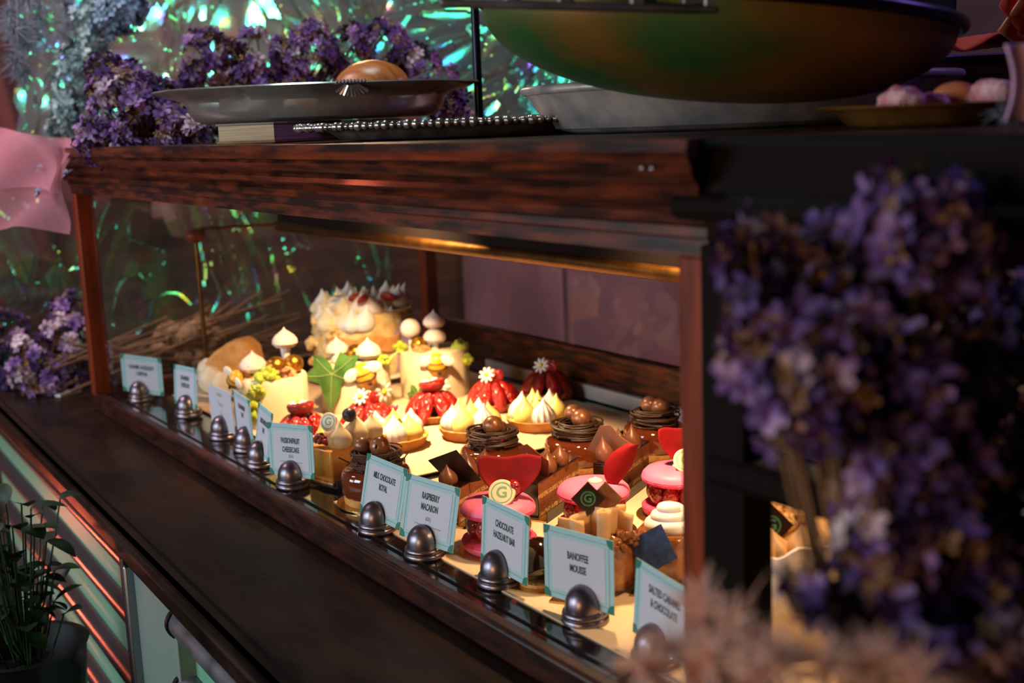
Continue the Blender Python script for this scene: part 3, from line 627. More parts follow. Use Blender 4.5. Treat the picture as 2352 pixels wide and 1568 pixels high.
# ------------------------------------------------------------------ white celebration cakes
def mushroom(parent, base, hgt, r, up=True, capz=.9):
    X = T(*base)
    st = P('meringue_mushroom', MB().lathe([(0, hgt - .001), (r * .75, hgt - .001), (r, hgt + r * .25), (r * .97, hgt + r * .55), (r * .75, hgt + r * .85), (r * .42, hgt + r * 1.1), (r * .14, hgt + r * 1.3), (0, hgt + r * 1.55)], 28, X), speckle, parent)
    P('mushroom_stem', MB().lathe([(0, 0), (r * .36, 0), (r * .3, hgt * .5), (r * .42, hgt), (0, hgt)], 16, X), mering, st)
def bee(parent, X, s=1.0):
    b = P('sugar_bee', MB().ball((0, 0, 0), (.0125 * s, .010 * s, .0155 * s), 20, 14, X), beeyellow, parent)
    mb = MB()
    for z in (-.003, .004): 
        rr = math.sqrt(max(0, 1 - (z / .0155) ** 2)); mb.tube([(.0126 * s * rr * math.cos(a), .0101 * s * rr * math.sin(a), z * s + .002 * s * math.sin(a * 1)) for a in [2 * PI * k / 24 for k in range(24)]], .0009 * s, 6, True, X)
    P('bee_stripe', mb, black, b)
    P('bee_eye', MB().ball((.003 * s, -.0085 * s, -.0095 * s), (.0026 * s, .0016 * s, .0026 * s), 8, 6, X), black, b)
    mb = MB()
    for sg in (-1, 1): mb.ball((sg * .0105 * s, -.006 * s, .0105 * s), (.0098 * s, .0018 * s, .0068 * s), 14, 8, X @ RY(sg * .35))
    P('bee_wings', mb, wing, b)
def ivy_leaf(parent, X, s):
    out = [(.05, .06), (.10, .30), (.26, .60), (.48, .46), (.80, .48), (.62, .10), (.60, -.05), (.90, -.40), (.45, -.25), (.28, -.28), (.22, -.55), (.05, -.85), (-.13, -1.12), (-.24, -.80), (-.33, -.40), (-.38, -.28), (-.70, -.18), (-.80, -.02), (-.50, .12), (-.52, .30), (-.48, .52), (-.25, .50), (-.02, .28)]
    mb = MB(); v = [(.02, -.05, .03)] + [(x, y, -.10 * (x * x + y * y)) for x, y in out]; n = len(out)
    mb.add(v, [(0, 1 + i, 1 + (i + 1) % n) for i in range(n)], X @ S(s)); l = P('ivy_leaf', mb, ivy, parent, solid=.0006, smooth=False)
    k = MB()
    for (x, y) in ((-.10, -1.0), (.75, -.30), (-.68, -.08), (.60, .40), (-.42, .42)): k.tube([(0, -.02, .032), (x * .5, y * .5 - .04, .024), (x, y, -.09 * (x * x + y * y))], .012, 4, False, X @ S(s))
    P('leaf_veins', k, paleleaf, l)
def cake_base(p, r, h, label, rz=0):
    t = E('celebration_cake', (p[0], p[1], .002), rz, label, 'cake', 'small white iced celebration cakes')
    P('iced_body', MB().lathe([(0, 0), (r, 0), (r * 1.005, h * .3), (r, h - .004), (r * .97, h), (0, h)], 56, None, lambda a, rr, z: (rr * (1 + .012 * math.sin(3 * a + 1) + .008 * math.sin(11 * a)), z)), fondant, t)
    return t
F1 = R_(56)   # local -y of these cakes is turned to face the customer side
g = random.Random(5)
q = fl(628, 968); t = cake_base(q, .062, .082, 'white cake with two meringue mushrooms and gold eggs, leftmost of the small cakes', F1)
mb = MB(); clump(mb, (.004, -.045, .086), .021, g, 44); clump(mb, (-.010, -.060, .070), .016, g, 30); clump(mb, (-.022, -.062, .044), .021, g, 46); clump(mb, (-.016, -.064, .026), .015, g, 24); P('moss', mb, moss, t)
mb = MB(); clump(mb, (.03, -.02, .080), .022, g, 60); clump(mb, (-.03, -.01, .080), .022, g, 60); P('cake_crumbs', mb, praline, t)
mushroom(t, (-.025, -.012, .082), .010, .0235); mushroom(t, (.028, .010, .082), .047, .0220)
for (x, y) in ((.014, -.012), (.042, .0)): P('gold_egg', MB().ball((x, y, .099), (.0175, .0175, .0165), 20, 14), goldleaf, t)
bee(t, T(-.052, -.036, .082) @ RZ(R_(-40)) @ RY(R_(35)), 1.2)
mb = MB()
for k in range(6): leaf_mb(mb, T(.034, -.034, .090) @ RZ(k * 1.05) @ RX(R_(35)), .012, .010, .2, 4)
P('crimson_flower', mb, crimsonf, t)
q = fl(820, 935); t = cake_base(q, .062, .086, 'white cake with a big ivy leaf hanging over a striped bee', F1)
mushroom(t, (-.030, .006, .086), .010, .0215); mushroom(t, (.028, -.012, .086), .006, .0235); mushroom(t, (-.022, -.022, .082), .002, .016)
P('gold_egg', MB().ball((.004, -.006, .099), (.0165, .0165, .016), 18, 12), goldleaf, t)
bee(t, T(.026, -.058, .068) @ RY(R_(-20)), 1.55)
mb = MB(); clump(mb, (.054, -.022, .084), .014, g, 28); P('moss', mb, moss, t)
ivy_leaf(t, T(-.031, -.066, .076) @ RX(R_(86)), .062)
daisy(t, T(.054, -.040, .034) @ RZ(R_(45)) @ RX(R_(88)), .020)
mb = MB(); leaf_mb(mb, T(.060, -.02, .078) @ RZ(R_(-60)) @ RX(R_(50)), .034, .014, .2); P('sage_leaf', mb, paleleaf, t)
q = fl(1000, 905); t = cake_base(q, .064, .086, 'white cake with a stacked pair of speckled mushrooms and a bee', F1)
mushroom(t, (.005, -.010, .086), .014, .0215); mushroom(t, (.005, -.010, .132), -.003, .0205)
ms = P('meringue_mushroom', MB().ball((-.040, .0, .124), .0188, 20, 14), speckle, t); P('mushroom_stem', MB().tube([(-.040, 0, .084), (-.040, 0, .110)], .005, 10), mering, ms)
P('gold_egg', MB().ball((-.024, -.014, .096), (.0165, .0165, .015), 18, 12), goldleaf, t)
bee(t, T(.010, -.062, .066), 1.45)
mb = MB(); clump(mb, (.052, -.004, .086), .018, g, 36); clump(mb, (.060, -.024, .066), .015, g, 26); clump(mb, (-.058, -.014, .090), .016, g, 34); P('moss', mb, moss, t)
daisy(t, T(.014, -.066, .026) @ RX(R_(86)), .020)
ivy_leaf(t, T(-.028, -.063, .014) @ RZ(R_(-26)) @ RX(R_(84)), .030)
mb = MB(); clump(mb, (-.02, -.03, .084), .018, g, 40); P('cake_crumbs', mb, praline, t)
# tall layer cake at the back
q = fl(842, 868); t = E('meringue_layer_cake', (q.x, q.y, .022), F1, 'tall crumb-sided layer cake crowned with cream peaks, behind the small white cakes', 'cake')
def rough(a, r, z):
    k = NZ.noise(V((math.cos(a) * 9, math.sin(a) * 9, z * 120))); return (r * (1 + .06 * k), z)
P('crumb_coating', MB().lathe([(0, 0), (.098, 0)] + [(.100, .01 * k) for k in range(1, 12)] + [(.095, .120), (0, .120)], 110, None, rough), crumb, t)
mb = MB(); clump(mb, (-.075, -.05, .10), .022, g, 40); clump(mb, (-.085, -.03, .06), .022, g, 40); clump(mb, (-.08, -.05, .025), .022, g, 40); clump(mb, (-.04, -.085, .09), .02, g, 30); P('crumb_clumps', mb, crumb, t)
P('side_cream', MB().box((.052, -.078, .05), (.055, .03, .10), RZ(.4)), lilac, t, bev=.01)
for k in range(40):
    a = g.uniform(0, 2 * PI); r = .092 * math.sqrt(g.random()); 
    P('cream_peak', MB().add(*(lambda q: (q.v, q.f))(teardrop(.022, .044 + g.uniform(-.008, .008), lean=g.uniform(-.6, .6))), T(r * math.cos(a), r * math.sin(a), .114 - (.022 if (r > .06 and math.sin(a) < -.1) else 0)) @ RZ(g.uniform(0, 6))), mering if k % 3 else ivory, t)
for (x, y, rz) in ((-.005, -.03, .3), (.01, -.06, 1.2), (.055, -.03, -.5), (.02, .02, .9)):
    P('strawberry_slice', MB().ball((0, 0, 0), (.018, .007, .012), 14, 8, T(x, y, .146) @ RZ(rz) @ RX(.6)), straw, t)
mb = MB()
for k in range(6): leaf_mb(mb, T(-.040, -.045, .150) @ RZ(k * 1.05) @ RX(R_(25)), .014, .012, .2, 4)
P('dark_flower', mb, black, t)
mb = MB()
mb.grid(30, 8, lambda u, v: ((.1035 + .003 * NZ.noise(V((u * 30, v * 6, 1)))) * math.cos(-PI / 2 + (u - .42) * 1.5), (.1035 + .003 * NZ.noise(V((u * 30, v * 6, 1)))) * math.sin(-PI / 2 + (u - .42) * 1.5), .048 + .030 * v + .004 * math.sin(u * 13)))
P('sponge_layer', mb, sponge, t, solid=.003)
st = E('cake_stand', (q.x, q.y, .0018), 0, 'low white cake stand under the tall crumb-sided cake', 'cake stand')
P('plate', MB().lathe([(0, .013), (.112, .013), (.116, .016), (.112, .0195), (0, .0195)], 48), china, st); P('foot', MB().lathe([(0, 0), (.07, 0), (.05, .008), (.045, .013), (0, .013)], 32), choc, st)
# chiffon slice on a plate
q = fl(540, 905); pl_ = TH('plate', MB().lathe([(0, 0), (.055, 0), (.060, .004), (.088, .012), (.090, .014), (.086, .0145), (.058, .007), (0, .006)], 48), china, 'white plate holding the caramel chiffon slice', 'plate', loc=(q.x, q.y, .0018))
t = E('chiffon_slice', (q.x + .005, q.y, .0085), R_(48), 'tall orange-brown chiffon cake slice with cream, behind the far cards', 'cake slice')
out = [(-.055, .0), (.0, -.002), (.052, .0), (.058, .035), (.050, .086), (.032, .104), (.0, .097), (-.030, .078), (-.052, .056)]
P('sponge', MB().prism(out, -.028, .028, RX(PI / 2)), sponge, t, bev=.008)
mb = MB(); 
for c, r in (((-.046, -.012, .044), .022), ((-.036, -.026, .028), .026), ((-.010, -.034, .020), .024), ((.016, -.036, .012), .016), ((-.052, -.006, .030), .02)): mb.ball(c, (r, r * .8, r), 16, 12, None, lambda d: 1 + .12 * NZ.noise(d * 2))
P('cream', mb, ivory, t)
# cake in the near bay
q = fl(1778, 1452); t = E('caramel_cream_cake', (q.x, q.y, .0020), R_(30), 'cream-sided cake with caramel swirls and a dark plaque in the near bay', 'cake')
mb = MB().lathe([(0, 0), (.062, 0)] + [(.062 + (.0008 if k % 2 else -.0004), .016 + .018 * (k // 2) + (.001 if k % 2 else 0)) for k in range(8)] + [(.061, .090), (0, .090)], 56); P('cake_body', mb, ivory, t)
P('white_collar', MB().lathe([(.0625, .050), (.0640, .062), (.0640, .102), (.0620, .103), (.0620, .052)], 64, None, lambda a, r, z: (r, z + (.006 * math.sin(6 * a) + .004 * math.sin(11 * a)) * (1 if z < .08 else .6))), mering, t)
for k in range(9):
    a = 2 * PI * k / 9; P('caramel_rosette', MB().add(*(lambda q: (q.v, q.f))(teardrop(.0195, .032, 7, .25)), T(.042 * math.cos(a), .042 * math.sin(a), .088)), caramelcream, t)
mb = MB(); clump(mb, (0, .01, .108), .026, g, 60); P('nut_crumble', mb, praline, t)
logo(t, T(.004, -.026, .116) @ RZ(R_(20)) @ RX(R_(75)) @ RZ(PI / 4), .0145, choc, greenfoil, True, 'chocolate_plaque')
P('chocolate_shard', MB().prism([(-.01, 0), (.01, 0), (0, .022)], -.0006, .0006, T(-.012, .01, .124) @ RX(PI / 2)), choc, t, smooth=False)
TH('cake_board', MB().lathe([(0, .0017), (.072, .0017), (.072, .0022), (0, .0022)], 40), goldcard, 'gold board under the cream-sided cake in the near bay', 'cake board', 'round gold cake boards', loc=(q.x, q.y, -.0003))

# ------------------------------------------------------------------ things on top of the case
ZT = .4815
bk = E('old_book', fl(565, 316, ZT) if 0 else at(650, 325, 1.82), 0, 'old book with cream page edges lying under the tall silver tray', 'book')
a = at(505, 342, 1.70); b_ = at(632, 341, 1.66); c_ = at(845, 336, 1.86)
bk.location = (b_.x, b_.y, ZT); ang = math.atan2(b_.y - a.y, b_.x - a.x); bk.rotation_euler = (0, 0, ang); Lb = (b_ - a).length
P('pages', MB().box((-Lb / 2, .08, .0145), (Lb, .16, .021)), bookpage, bk, smooth=False)
P('cover', MB().box((-Lb / 2, .08, .0020), (Lb + .006, .166, .003)), bookcover, bk, bev=.001); P('cover', MB().box((-Lb / 2, .08, .0265), (Lb + .006, .166, .003)), bookgrey, bk, bev=.001)
bc = at(760, 325, 1.93)
b2 = E('brown_book', (bc.x, bc.y, ZT), ang, 'brown covered book lying behind the beaded platter under the silver tray', 'book')
P('pages', MB().box((0, .06, .014), (.17, .14, .020)), bookpage, b2, smooth=False); P('cover', MB().box((0, .06, .0020), (.176, .148, .003)).box((0, .06, .0265), (.176, .148, .003)).box((0, -.0125, .0142), (.176, .003, .0275)), bookcover, b2, bev=.001)
# tall scalloped tray
tc = at(725, 207, 1.85)
tr = E('silver_tray', (tc.x, tc.y, .5105), math.atan2(R0.y, R0.x), 'deep silver tray with a scalloped rim and shell ornaments, standing on books', 'tray')
def scal(a, r, z): return (r * (1 + (.022 * math.cos(8 * a) if r > .2 else 0)), z)
P('tray_body', MB().lathe([(0, 0), (.168, 0), (.184, .005), (.193, .018), (.196, .030), (.204, .036), (.238, .046), (.243, .049), (.240, .051), (.203, .040), (.190, .030), (.180, .009), (0, .003)], 128, None, scal, 0, 1, .72), silver, tr)
mb = MB()
for k in range(9):
    u = (k - 4) / 4; mb.tube([(.075 + .008 * u, -.170 * (1 - .02 * u * u), .045), (.075 + .022 * u, -.166, .030 + .006 * u * u)], .0026, 6)
for k in range(9): mb.ball((.075 + .0048 * (k - 4), -.172, .0505), (.002, .004, .003), 8, 6)
P('shell_ornament', mb, oldsilver, tr)
cr = E('croissant', at(855, 195, 1.95), .4, 'golden glazed bun in the tall silver tray', 'pastry'); cr.location.z = .516
P('bun', MB().ball((0, 0, .042), (.066, .052, .044), 32, 20, None, lambda d: 1 + .006 * math.sin(d.x * 14)), crust, cr)
# beaded platter
pc = at(1105, 305, 1.5)
pt_ = E('beaded_platter', (pc.x, pc.y, ZT - .0005), math.atan2(R0.y, R0.x), 'low silver platter with a beaded rim at the front edge of the case top', 'platter')
P('platter_body', MB().lathe([(0, .001), (.150, .001), (.172, .003), (.182, .010), (.190, .0145), (.222, .0165), (.222, .018), (.188, .017), (.165, .006), (0, .004)], 96, None, None, 0, 1, .70), oldsilver, pt_)
mb = MB()
for k in range(150):
    a = 2 * PI * k / 150; s = .0052 + .0012 * math.sin(k * 1.7); mb.ball((.2235 * math.cos(a), .2235 * .70 * math.sin(a), .0185), (s, s, s * .9), 8, 6)
P('beaded_rim', mb, oldsilver, pt_)
rp = at(1096, 150, 1.88); 
TH('metal_post', MB().tube([(0, 0, 0), (0, 0, .36)], .0066, 14).lathe([(0, 0), (.03, 0), (.028, .005), (.008, .008), (0, .008)], 24), blackmetal, 'thin dark metal post standing on the case top behind the platter', 'post', loc=(rp.x, rp.y, ZT))
# small tin
q = at(1190, 255, 1.72); tn = E('round_tin', (q.x, q.y, ZT), 0, 'small round polished tin beside the hammered basin', 'tin')
P('tin_body', MB().lathe([(0, 0), (.034, 0), (.035, .002), (.035, .018), (.034, .021), (0, .022)], 40), silver, tn); P('tin_lid', MB().lathe([(.0352, .018), (.0362, .018), (.036, .022), (.03, .0245), (0, .025)], 40), silver, tn)
# hammered basin
q = at(1690, 240, 1.42); bs = E('hammered_basin', (q.x, q.y, ZT), 0, 'wide shallow hammered metal basin under the brass scale pan', 'basin')
P('basin_body', MB().lathe([(0, .0), (.190, .0), (.206, .004), (.243, .048), (.247, .048), (.214, .006), (.186, .004), (0, .004)], 96), galv, bs); P('rolled_rim', MB().tube([(.246 * math.cos(2 * PI * k / 72), .246 * math.sin(2 * PI * k / 72), .049) for k in range(72)], .0048, 10, True), galv, bs)
# scale: pan, frame and body
q = at(1640, 56, 1.22)
sc = E('weighing_scale', (q.x, q.y, ZT), math.atan2(R0.y, R0.x), 'large antique scale with a green-tinted brass pan above the basin', 'scale')
zr = q.z - ZT
pr = [(0, -.078)] + [(.232 * math.sin(a) ** .95, -.078 * math.cos(a)) for a in [PI / 2 * k / 14 for k in range(1, 15)]]
panX = T(0, 0, zr) @ RY(R_(6.0)) @ T(0, 0, -zr)
P('pan', MB().lathe([(r, zr + z) for r, z in pr] + [(.238, zr + .012), (.233, zr + .013), (.228, zr + .0)] + [(r * .98, zr + z + .004) for r, z in reversed(pr[:-1])], 80, panX), brassbowl, sc)
P('pan_rim', MB().tube([(.235 * math.cos(2 * PI * k / 64), .235 * math.sin(2 * PI * k / 64), zr + .008) for k in range(64)], .0068, 10, True, panX), blackmetal, sc)
p_ = RZ(-math.atan2(R0.y, R0.x)) @ (at(1330, 6, 1.0) - V((q.x, q.y, ZT))); FX = T(*p_) @ RY(R_(3.7)); mb = MB(); hw = 320 / FPX
mb.box((0, 0, -.003), (2 * hw, .014, .007), FX); mb.box((0, 0, .036), (2 * hw, .014, .008), FX)
for x in (-hw + .006, -hw * .48, -hw * .1, hw * .42, hw - .006): mb.box((x, 0, .016), (.014, .012, .04), FX)
P('frame', mb, greymetal, sc, bev=.003)
P('frame_bracket', MB().box((hw - .02, .05, .004), (.02, .11, .008), FX), greymetal, sc, bev=.002)
P('scale_body', MB().box((.2125, .53, .30), (.41, .12, .40)).box((.2125, .53, .06), (.22, .09, .12)).box((.2125, .53, .01), (.36, .12, .02)), teal, sc, bev=.01)
P('support_arm', MB().box((.10, .345, zr - .004), (.05, .29, .012)), teal, sc, bev=.003)
# right-hand tray with sugared sweets
q = at(2140, 258, 1.0); rt = E('gold_lit_tray', (q.x, q.y, ZT), math.atan2(R0.y, R0.x), 'shallow gold-tinted silver tray of sugared sweets at the near end of the case top', 'tray')
P('tray_body', MB().lathe([(0, 0), (.062, 0), (.070, .004), (.078, .013), (.094, .0165), (.095, .018), (.076, .015), (.066, .006), (0, .003)], 72, None, None, 0, 1, .8), mat('gold_lit_silver', (176, 124, 60), .25, .6, c2=(120, 80, 40), nscale=40), rt)  # silver tray with the golden light on it put into its colour
for i, (px, py, m, sx, lab) in enumerate(((2068, 216, sugar, 1.0, 'peaked sugared pink sweet at the left of the golden tray'), (2138, 220, sugar, .8, 'flat sugar-dusted sweet beside the apricot sweet'), (2195, 218, apricot, 1.1, 'smooth apricot sweet in the middle of the golden tray'), (2278, 208, sugar, 1.1, 'large sugared pink sweet behind the blue tuft'), (2325, 210, sugar, .8, 'small sugared sweet at the right end of the golden tray'))):
    w = at(px, py, 1.0 + .02 * (i % 3)); s = .0135 * sx
    TH('sugared_sweet', MB().ball((0, 0, 0), (s * 1.5, s * 1.2, s), 24, 16, None, lambda d: 1 + (.18 * NZ.noise(d * 2.2 + V((i * 7, 0, 0))) if m is sugar else 0)), m, lab, 'sweet', 'sugared sweets on the golden tray', loc=(w.x, w.y, ZT + .006 + s))
# boxes and cloth behind, right
q = at(2262, 172, 1.59); TH('maroon_box', MB().box((0, 0, .034), (.25, .09, .068)), maroon, 'dark maroon box on the case top behind the golden tray', 'box', loc=(q.x, q.y, ZT), rz=math.atan2(R0.y, R0.x), bev=.004)
TH('purple_plate', MB().lathe([(0, 0), (.07, 0), (.10, .005), (.098, .007), (0, .004)], 48), purplemetal, 'flat purple plate on top of the maroon box', 'plate', loc=(q.x - .02, q.y - .01, ZT + .0685))
def fn(u, v): return ((u - .5) * .22, (v - .5) * .10, .006 + .016 * math.sin(u * 7 + v * 2) ** 2 + .018 * u)
TH('red_cloth', MB().grid(24, 10, fn), redcloth, 'folded red cloth lying on the purple plate', 'cloth', loc=(q.x + .04, q.y + .05, ZT + .076), rz=math.atan2(R0.y, R0.x), solid=.003)
q = at(2366, 60, 1.44)
bw = E('orange_ribbon_bow', (q.x, q.y, ZT), math.atan2(R0.y, R0.x), 'orange satin bow beside the dark scale body', 'bow')
for k, (z, ry) in enumerate(((.18, .9), (.13, -.7), (.10, .6))):
    P('loop', MB().grid(10, 4, lambda u, v: (-.03 + .13 * u, .03 * math.sin(u * PI), (v - .5) * .045 + .02 * u), T(0, 0, z) @ RY(ry)), redcloth if k == 1 else apricot, bw, solid=.003)
P('knot', MB().tube([(0, 0, 0), (.01, 0, .08), (.0, 0, .2)], .010, 10), redcloth, bw)

# ------------------------------------------------------------------ dried flowers
def floret(mb, c, d, s, g, n=5):
    d = d.normalized(); u = d.cross(V((.3, .5, .8))); u = u.normalized() if u.length > 1e-3 else V((1, 0, 0)); w = d.cross(u)
    v = [c]; f = []; k0 = g.uniform(0, 6)
    for k in range(n):
        a = k0 + 2 * PI * k / n; e = u * math.cos(a) + w * math.sin(a); h = d.cross(e)
        o = g.uniform(.35, .75); L = s * g.uniform(.8, 1.15)
        b = len(v)
        v += [c + e * L * .55 + d * L * o * .7 + h * L * .33, c + e * L * .55 + d * L * o * .7 - h * L * .33, c + e * L * 1.0 + d * L * o + h * L * .22, c + e * L * 1.0 + d * L * o * .9 - h * L * .22]
        f += [(0, b, b + 1), (b, b + 2, b + 3, b + 1)]
    mb.add(v, f)
def cone(mb, c, d, l, r):
    d = d.normalized(); u = d.cross(V((.3, .5, .8))).normalized(); w = d.cross(u); v = [c - d * l]
    for k in range(5): a = 2 * PI * k / 5; v.append(c + (u * math.cos(a) + w * math.sin(a)) * r)
    mb.add(v, [(0, 1 + k, 1 + (k + 1) % 5) for k in range(5)])
def bunch(name, label, cat, root, regions, s, seed, per=9, pm=None, group=None, pale=.2, dry=.75, stems=True, fm=petalA, spread=1.0):
    g = random.Random(seed); t = E(name, root, 0, label, cat, group)
    A, B, D, ST = MB(), MB(), MB(), MB()
    root = V(root)
    for (c, rad, n) in regions:
        c = V(c)
        for k in range(n):
            d = V((g.gauss(0, 1), g.gauss(0, 1), g.gauss(0, 1))).normalized(); q = g.uniform(.45, 1) ** .6
            p = c + V((d.x * rad[0], d.y * rad[1], d.z * rad[2])) * q - root
            mb = B if g.random() < pale else A
            for j in range(per):
                e = (V((g.gauss(0, 1), g.gauss(0, 1), g.gauss(0, 1))).normalized() * .9 + d * .9).normalized()
                o = p + e * s * g.uniform(.7, 1.9) * spread
                floret(mb, o, (e + d * .4), s * g.uniform(.75, 1.2), g); cone(D, o, e, s * .9, s * .22)
            for j in range(int(per * dry)):
                e = (V((g.gauss(0, 1), g.gauss(0, 1), g.gauss(0, 1))).normalized() + d).normalized(); o = p + e * s * g.uniform(.8, 2.2)
                floret(D, o, e, s * .55, g, 4)
            if stems and k % 2 == 0: ST.tube([p, p * .6 + (c - root) * .15 + V((0, 0, -s)), V((g.uniform(-.02, .02), g.uniform(-.02, .02), 0))], s * .14, 5)
    P('blossoms', A, fm, t, smooth=False); 
    if B.v: P('pale_blossoms', B, petalB if fm in (petalA, petalN) else fm, t, smooth=False)
    P('dry_calyces', D, calyx if fm in (petalA, petalN) else fm, t, smooth=False)
    if ST.v: P('stems', ST, stemm, t)
    return t
def reg(px, py, w, rx, ry, n, depth=None):
    k = w / FPX; dd = depth if depth else max(.02, rx * k * .6); c = at(px, py, w)
    return (c, (rx * k * .83 + dd * .3, rx * k * .56 + dd * .5, ry * k), n)
sr = at(330, 330, 2.12); sr.z = ZT
bunch('dried_statice', 'purple dried statice bunch spilling over the far front corner of the case top', 'dried flowers', sr,
      [reg(300, 235, 2.14, 95, 70, 34), reg(370, 300, 2.1, 120, 50, 34), reg(260, 310, 2.12, 55, 55, 16), reg(450, 315, 2.04, 55, 30, 12), reg(285, 358, 2.07, 34, 25, 9), reg(235, 320, 2.07, 40, 40, 12), reg(245, 180, 2.2, 30, 40, 7)], .0115, 1, group='dried statice bunches on the case top')
sr = at(650, 290, 2.3); sr.z = ZT
bunch('dried_statice', 'long purple dried statice mass lying behind the tall silver tray', 'dried flowers', sr,
      [reg(470, 150, 2.3, 60, 60, 18), reg(590, 145, 2.32, 80, 60, 26), reg(700, 130, 2.34, 80, 65, 28), reg(800, 110, 2.36, 60, 50, 16), reg(880, 110, 2.4, 60, 45, 14), reg(950, 150, 2.4, 50, 35, 10), reg(600, 210, 2.3, 120, 40, 20)], .0115, 2, group='dried statice bunches on the case top')
sr = at(1030, 275, 2.1); sr.z = ZT
bunch('dried_statice', 'small purple dried statice sprig between the tray and the dark metal post', 'dried flowers', sr, [reg(1030, 245, 2.1, 45, 28, 10), reg(1000, 190, 2.2, 45, 30, 7)], .0105, 3, group='dried statice bunches on the case top')
sr = fl(90, 890, -.03)
bunch('dried_statice', 'purple and cream dried statice heap on the far end of the counter', 'dried flowers', sr,
      [reg(60, 830, 2.66, 90, 60, 30), reg(150, 800, 2.66, 55, 80, 24), reg(165, 730, 2.7, 35, 40, 10), reg(20, 780, 2.7, 50, 50, 14), reg(110, 870, 2.6, 80, 25, 14)], .012, 4, pale=.3, dry=.6)
# stems of dried flowers seen through the far end glass
sr = fl(420, 850, -.02)
t = E('dried_stem_bundle', (-2.62, 1.0, -.03), 0, 'bundle of bare dried stems lying beyond the far end glass', 'dried stems')
mb = MB(); g = random.Random(9)
for k in range(34):
    y0 = g.uniform(-.42, -.1); mb.tube([(g.uniform(-.06, .05), y0, .004 + g.uniform(0, .10)), (g.uniform(-.06, .05), y0 + g.uniform(.2, .34), .02 + g.uniform(0, .15))], g.uniform(.0018, .004), 6)
P('stems', mb, stemm, t)
mb = MB(); clump(mb, (-.05, -.1, .05), .08, g, 90); P('dried_heads', mb, calyx, t)
# near bouquet standing on the counter by the near bay
nr = V((-.36, .50, -.03))
bunch('statice_bouquet', 'large blurred purple statice bouquet hanging in front of the near bay', 'dried flowers', nr,
      [reg(1805, 620, .66, 75, 80, 9), reg(1945, 590, .68, 90, 90, 11), reg(2095, 560, .66, 90, 120, 14), reg(1835, 760, .66, 90, 80, 11), reg(1975, 760, .66, 110, 100, 16), reg(2125, 750, .68, 110, 120, 16), reg(1875, 920, .64, 110, 90, 15), reg(2035, 930, .64, 120, 110, 18), reg(2215, 800, .74, 110, 120, 14), reg(2335, 760, .76, 90, 130, 12),
       reg(2025, 1080, .64, 90, 80, 12), reg(2105, 1100, .64, 120, 110, 18), reg(2275, 1020, .70, 120, 130, 17), reg(2085, 1230, .64, 90, 90, 12), reg(2155, 1280, .62, 110, 110, 16), reg(2315, 1250, .66, 110, 130, 16), reg(2045, 1380, .62, 90, 80, 10), reg(2215, 1430, .6, 120, 90, 14), reg(2355, 1430, .6, 90, 110, 12), reg(2115, 470, .66, 40, 45, 4), reg(1765, 860, .64, 30, 50, 4), reg(2005, 1230, .62, 50, 60, 5), reg(1955, 1330, .62, 45, 40, 4)],
      (.0105), 5, per=6, pale=.16, dry=.9, fm=petalN)
# feathery pampas at the foot of the bouquet
def pampas_tuft(mb, c, r, g, n=90, up=V((0, 0, .4))):
    for k in range(n):
        d = (V((g.gauss(0, 1), g.gauss(0, 1), g.gauss(0, 1))).normalized() + up).normalized(); l = r * g.uniform(.6, 1.1)
        q = V((g.gauss(0, 1), g.gauss(0, 1), g.gauss(0, 1))) * .2 * l
        mb.tube([c, c + d * l * .5 + q * .4, c + d * l + q - V((0, 0, l * .15))], r * .030, 4, taper=lambda t: 1 - .8 * t)
for i, (pts, lab) in enumerate(((((1610, 1400, .60), (1680, 1440, .58), (1560, 1500, .57), (1640, 1520, .55), (1480, 1535, .56), (1740, 1500, .56)), 'fluffy pink pampas plume in front of the corner post'), (((1800, 1520, .54), (1900, 1540, .53), (2010, 1530, .53), (2110, 1560, .52), (1740, 1560, .52)), 'fluffy pink pampas plume at the foot of the purple bouquet'))):
    g = random.Random(80 + i); c0 = at(*pts[-1]); ro = V((c0.x, c0.y + .02, -.03)); t = E('pampas_plume', ro, 0, lab, 'dried grass', 'pink pampas plumes'); mb = MB(); sm = MB()
    for p in pts: c = at(*p) - ro; pampas_tuft(mb, c, .022, g); sm.tube([(0, 0, 0), (c.x * .4, c.y * .4, c.z * .6), c], .0012, 5)
    P('plume', mb, pampas, t); P('stalk', sm, pampas, t)
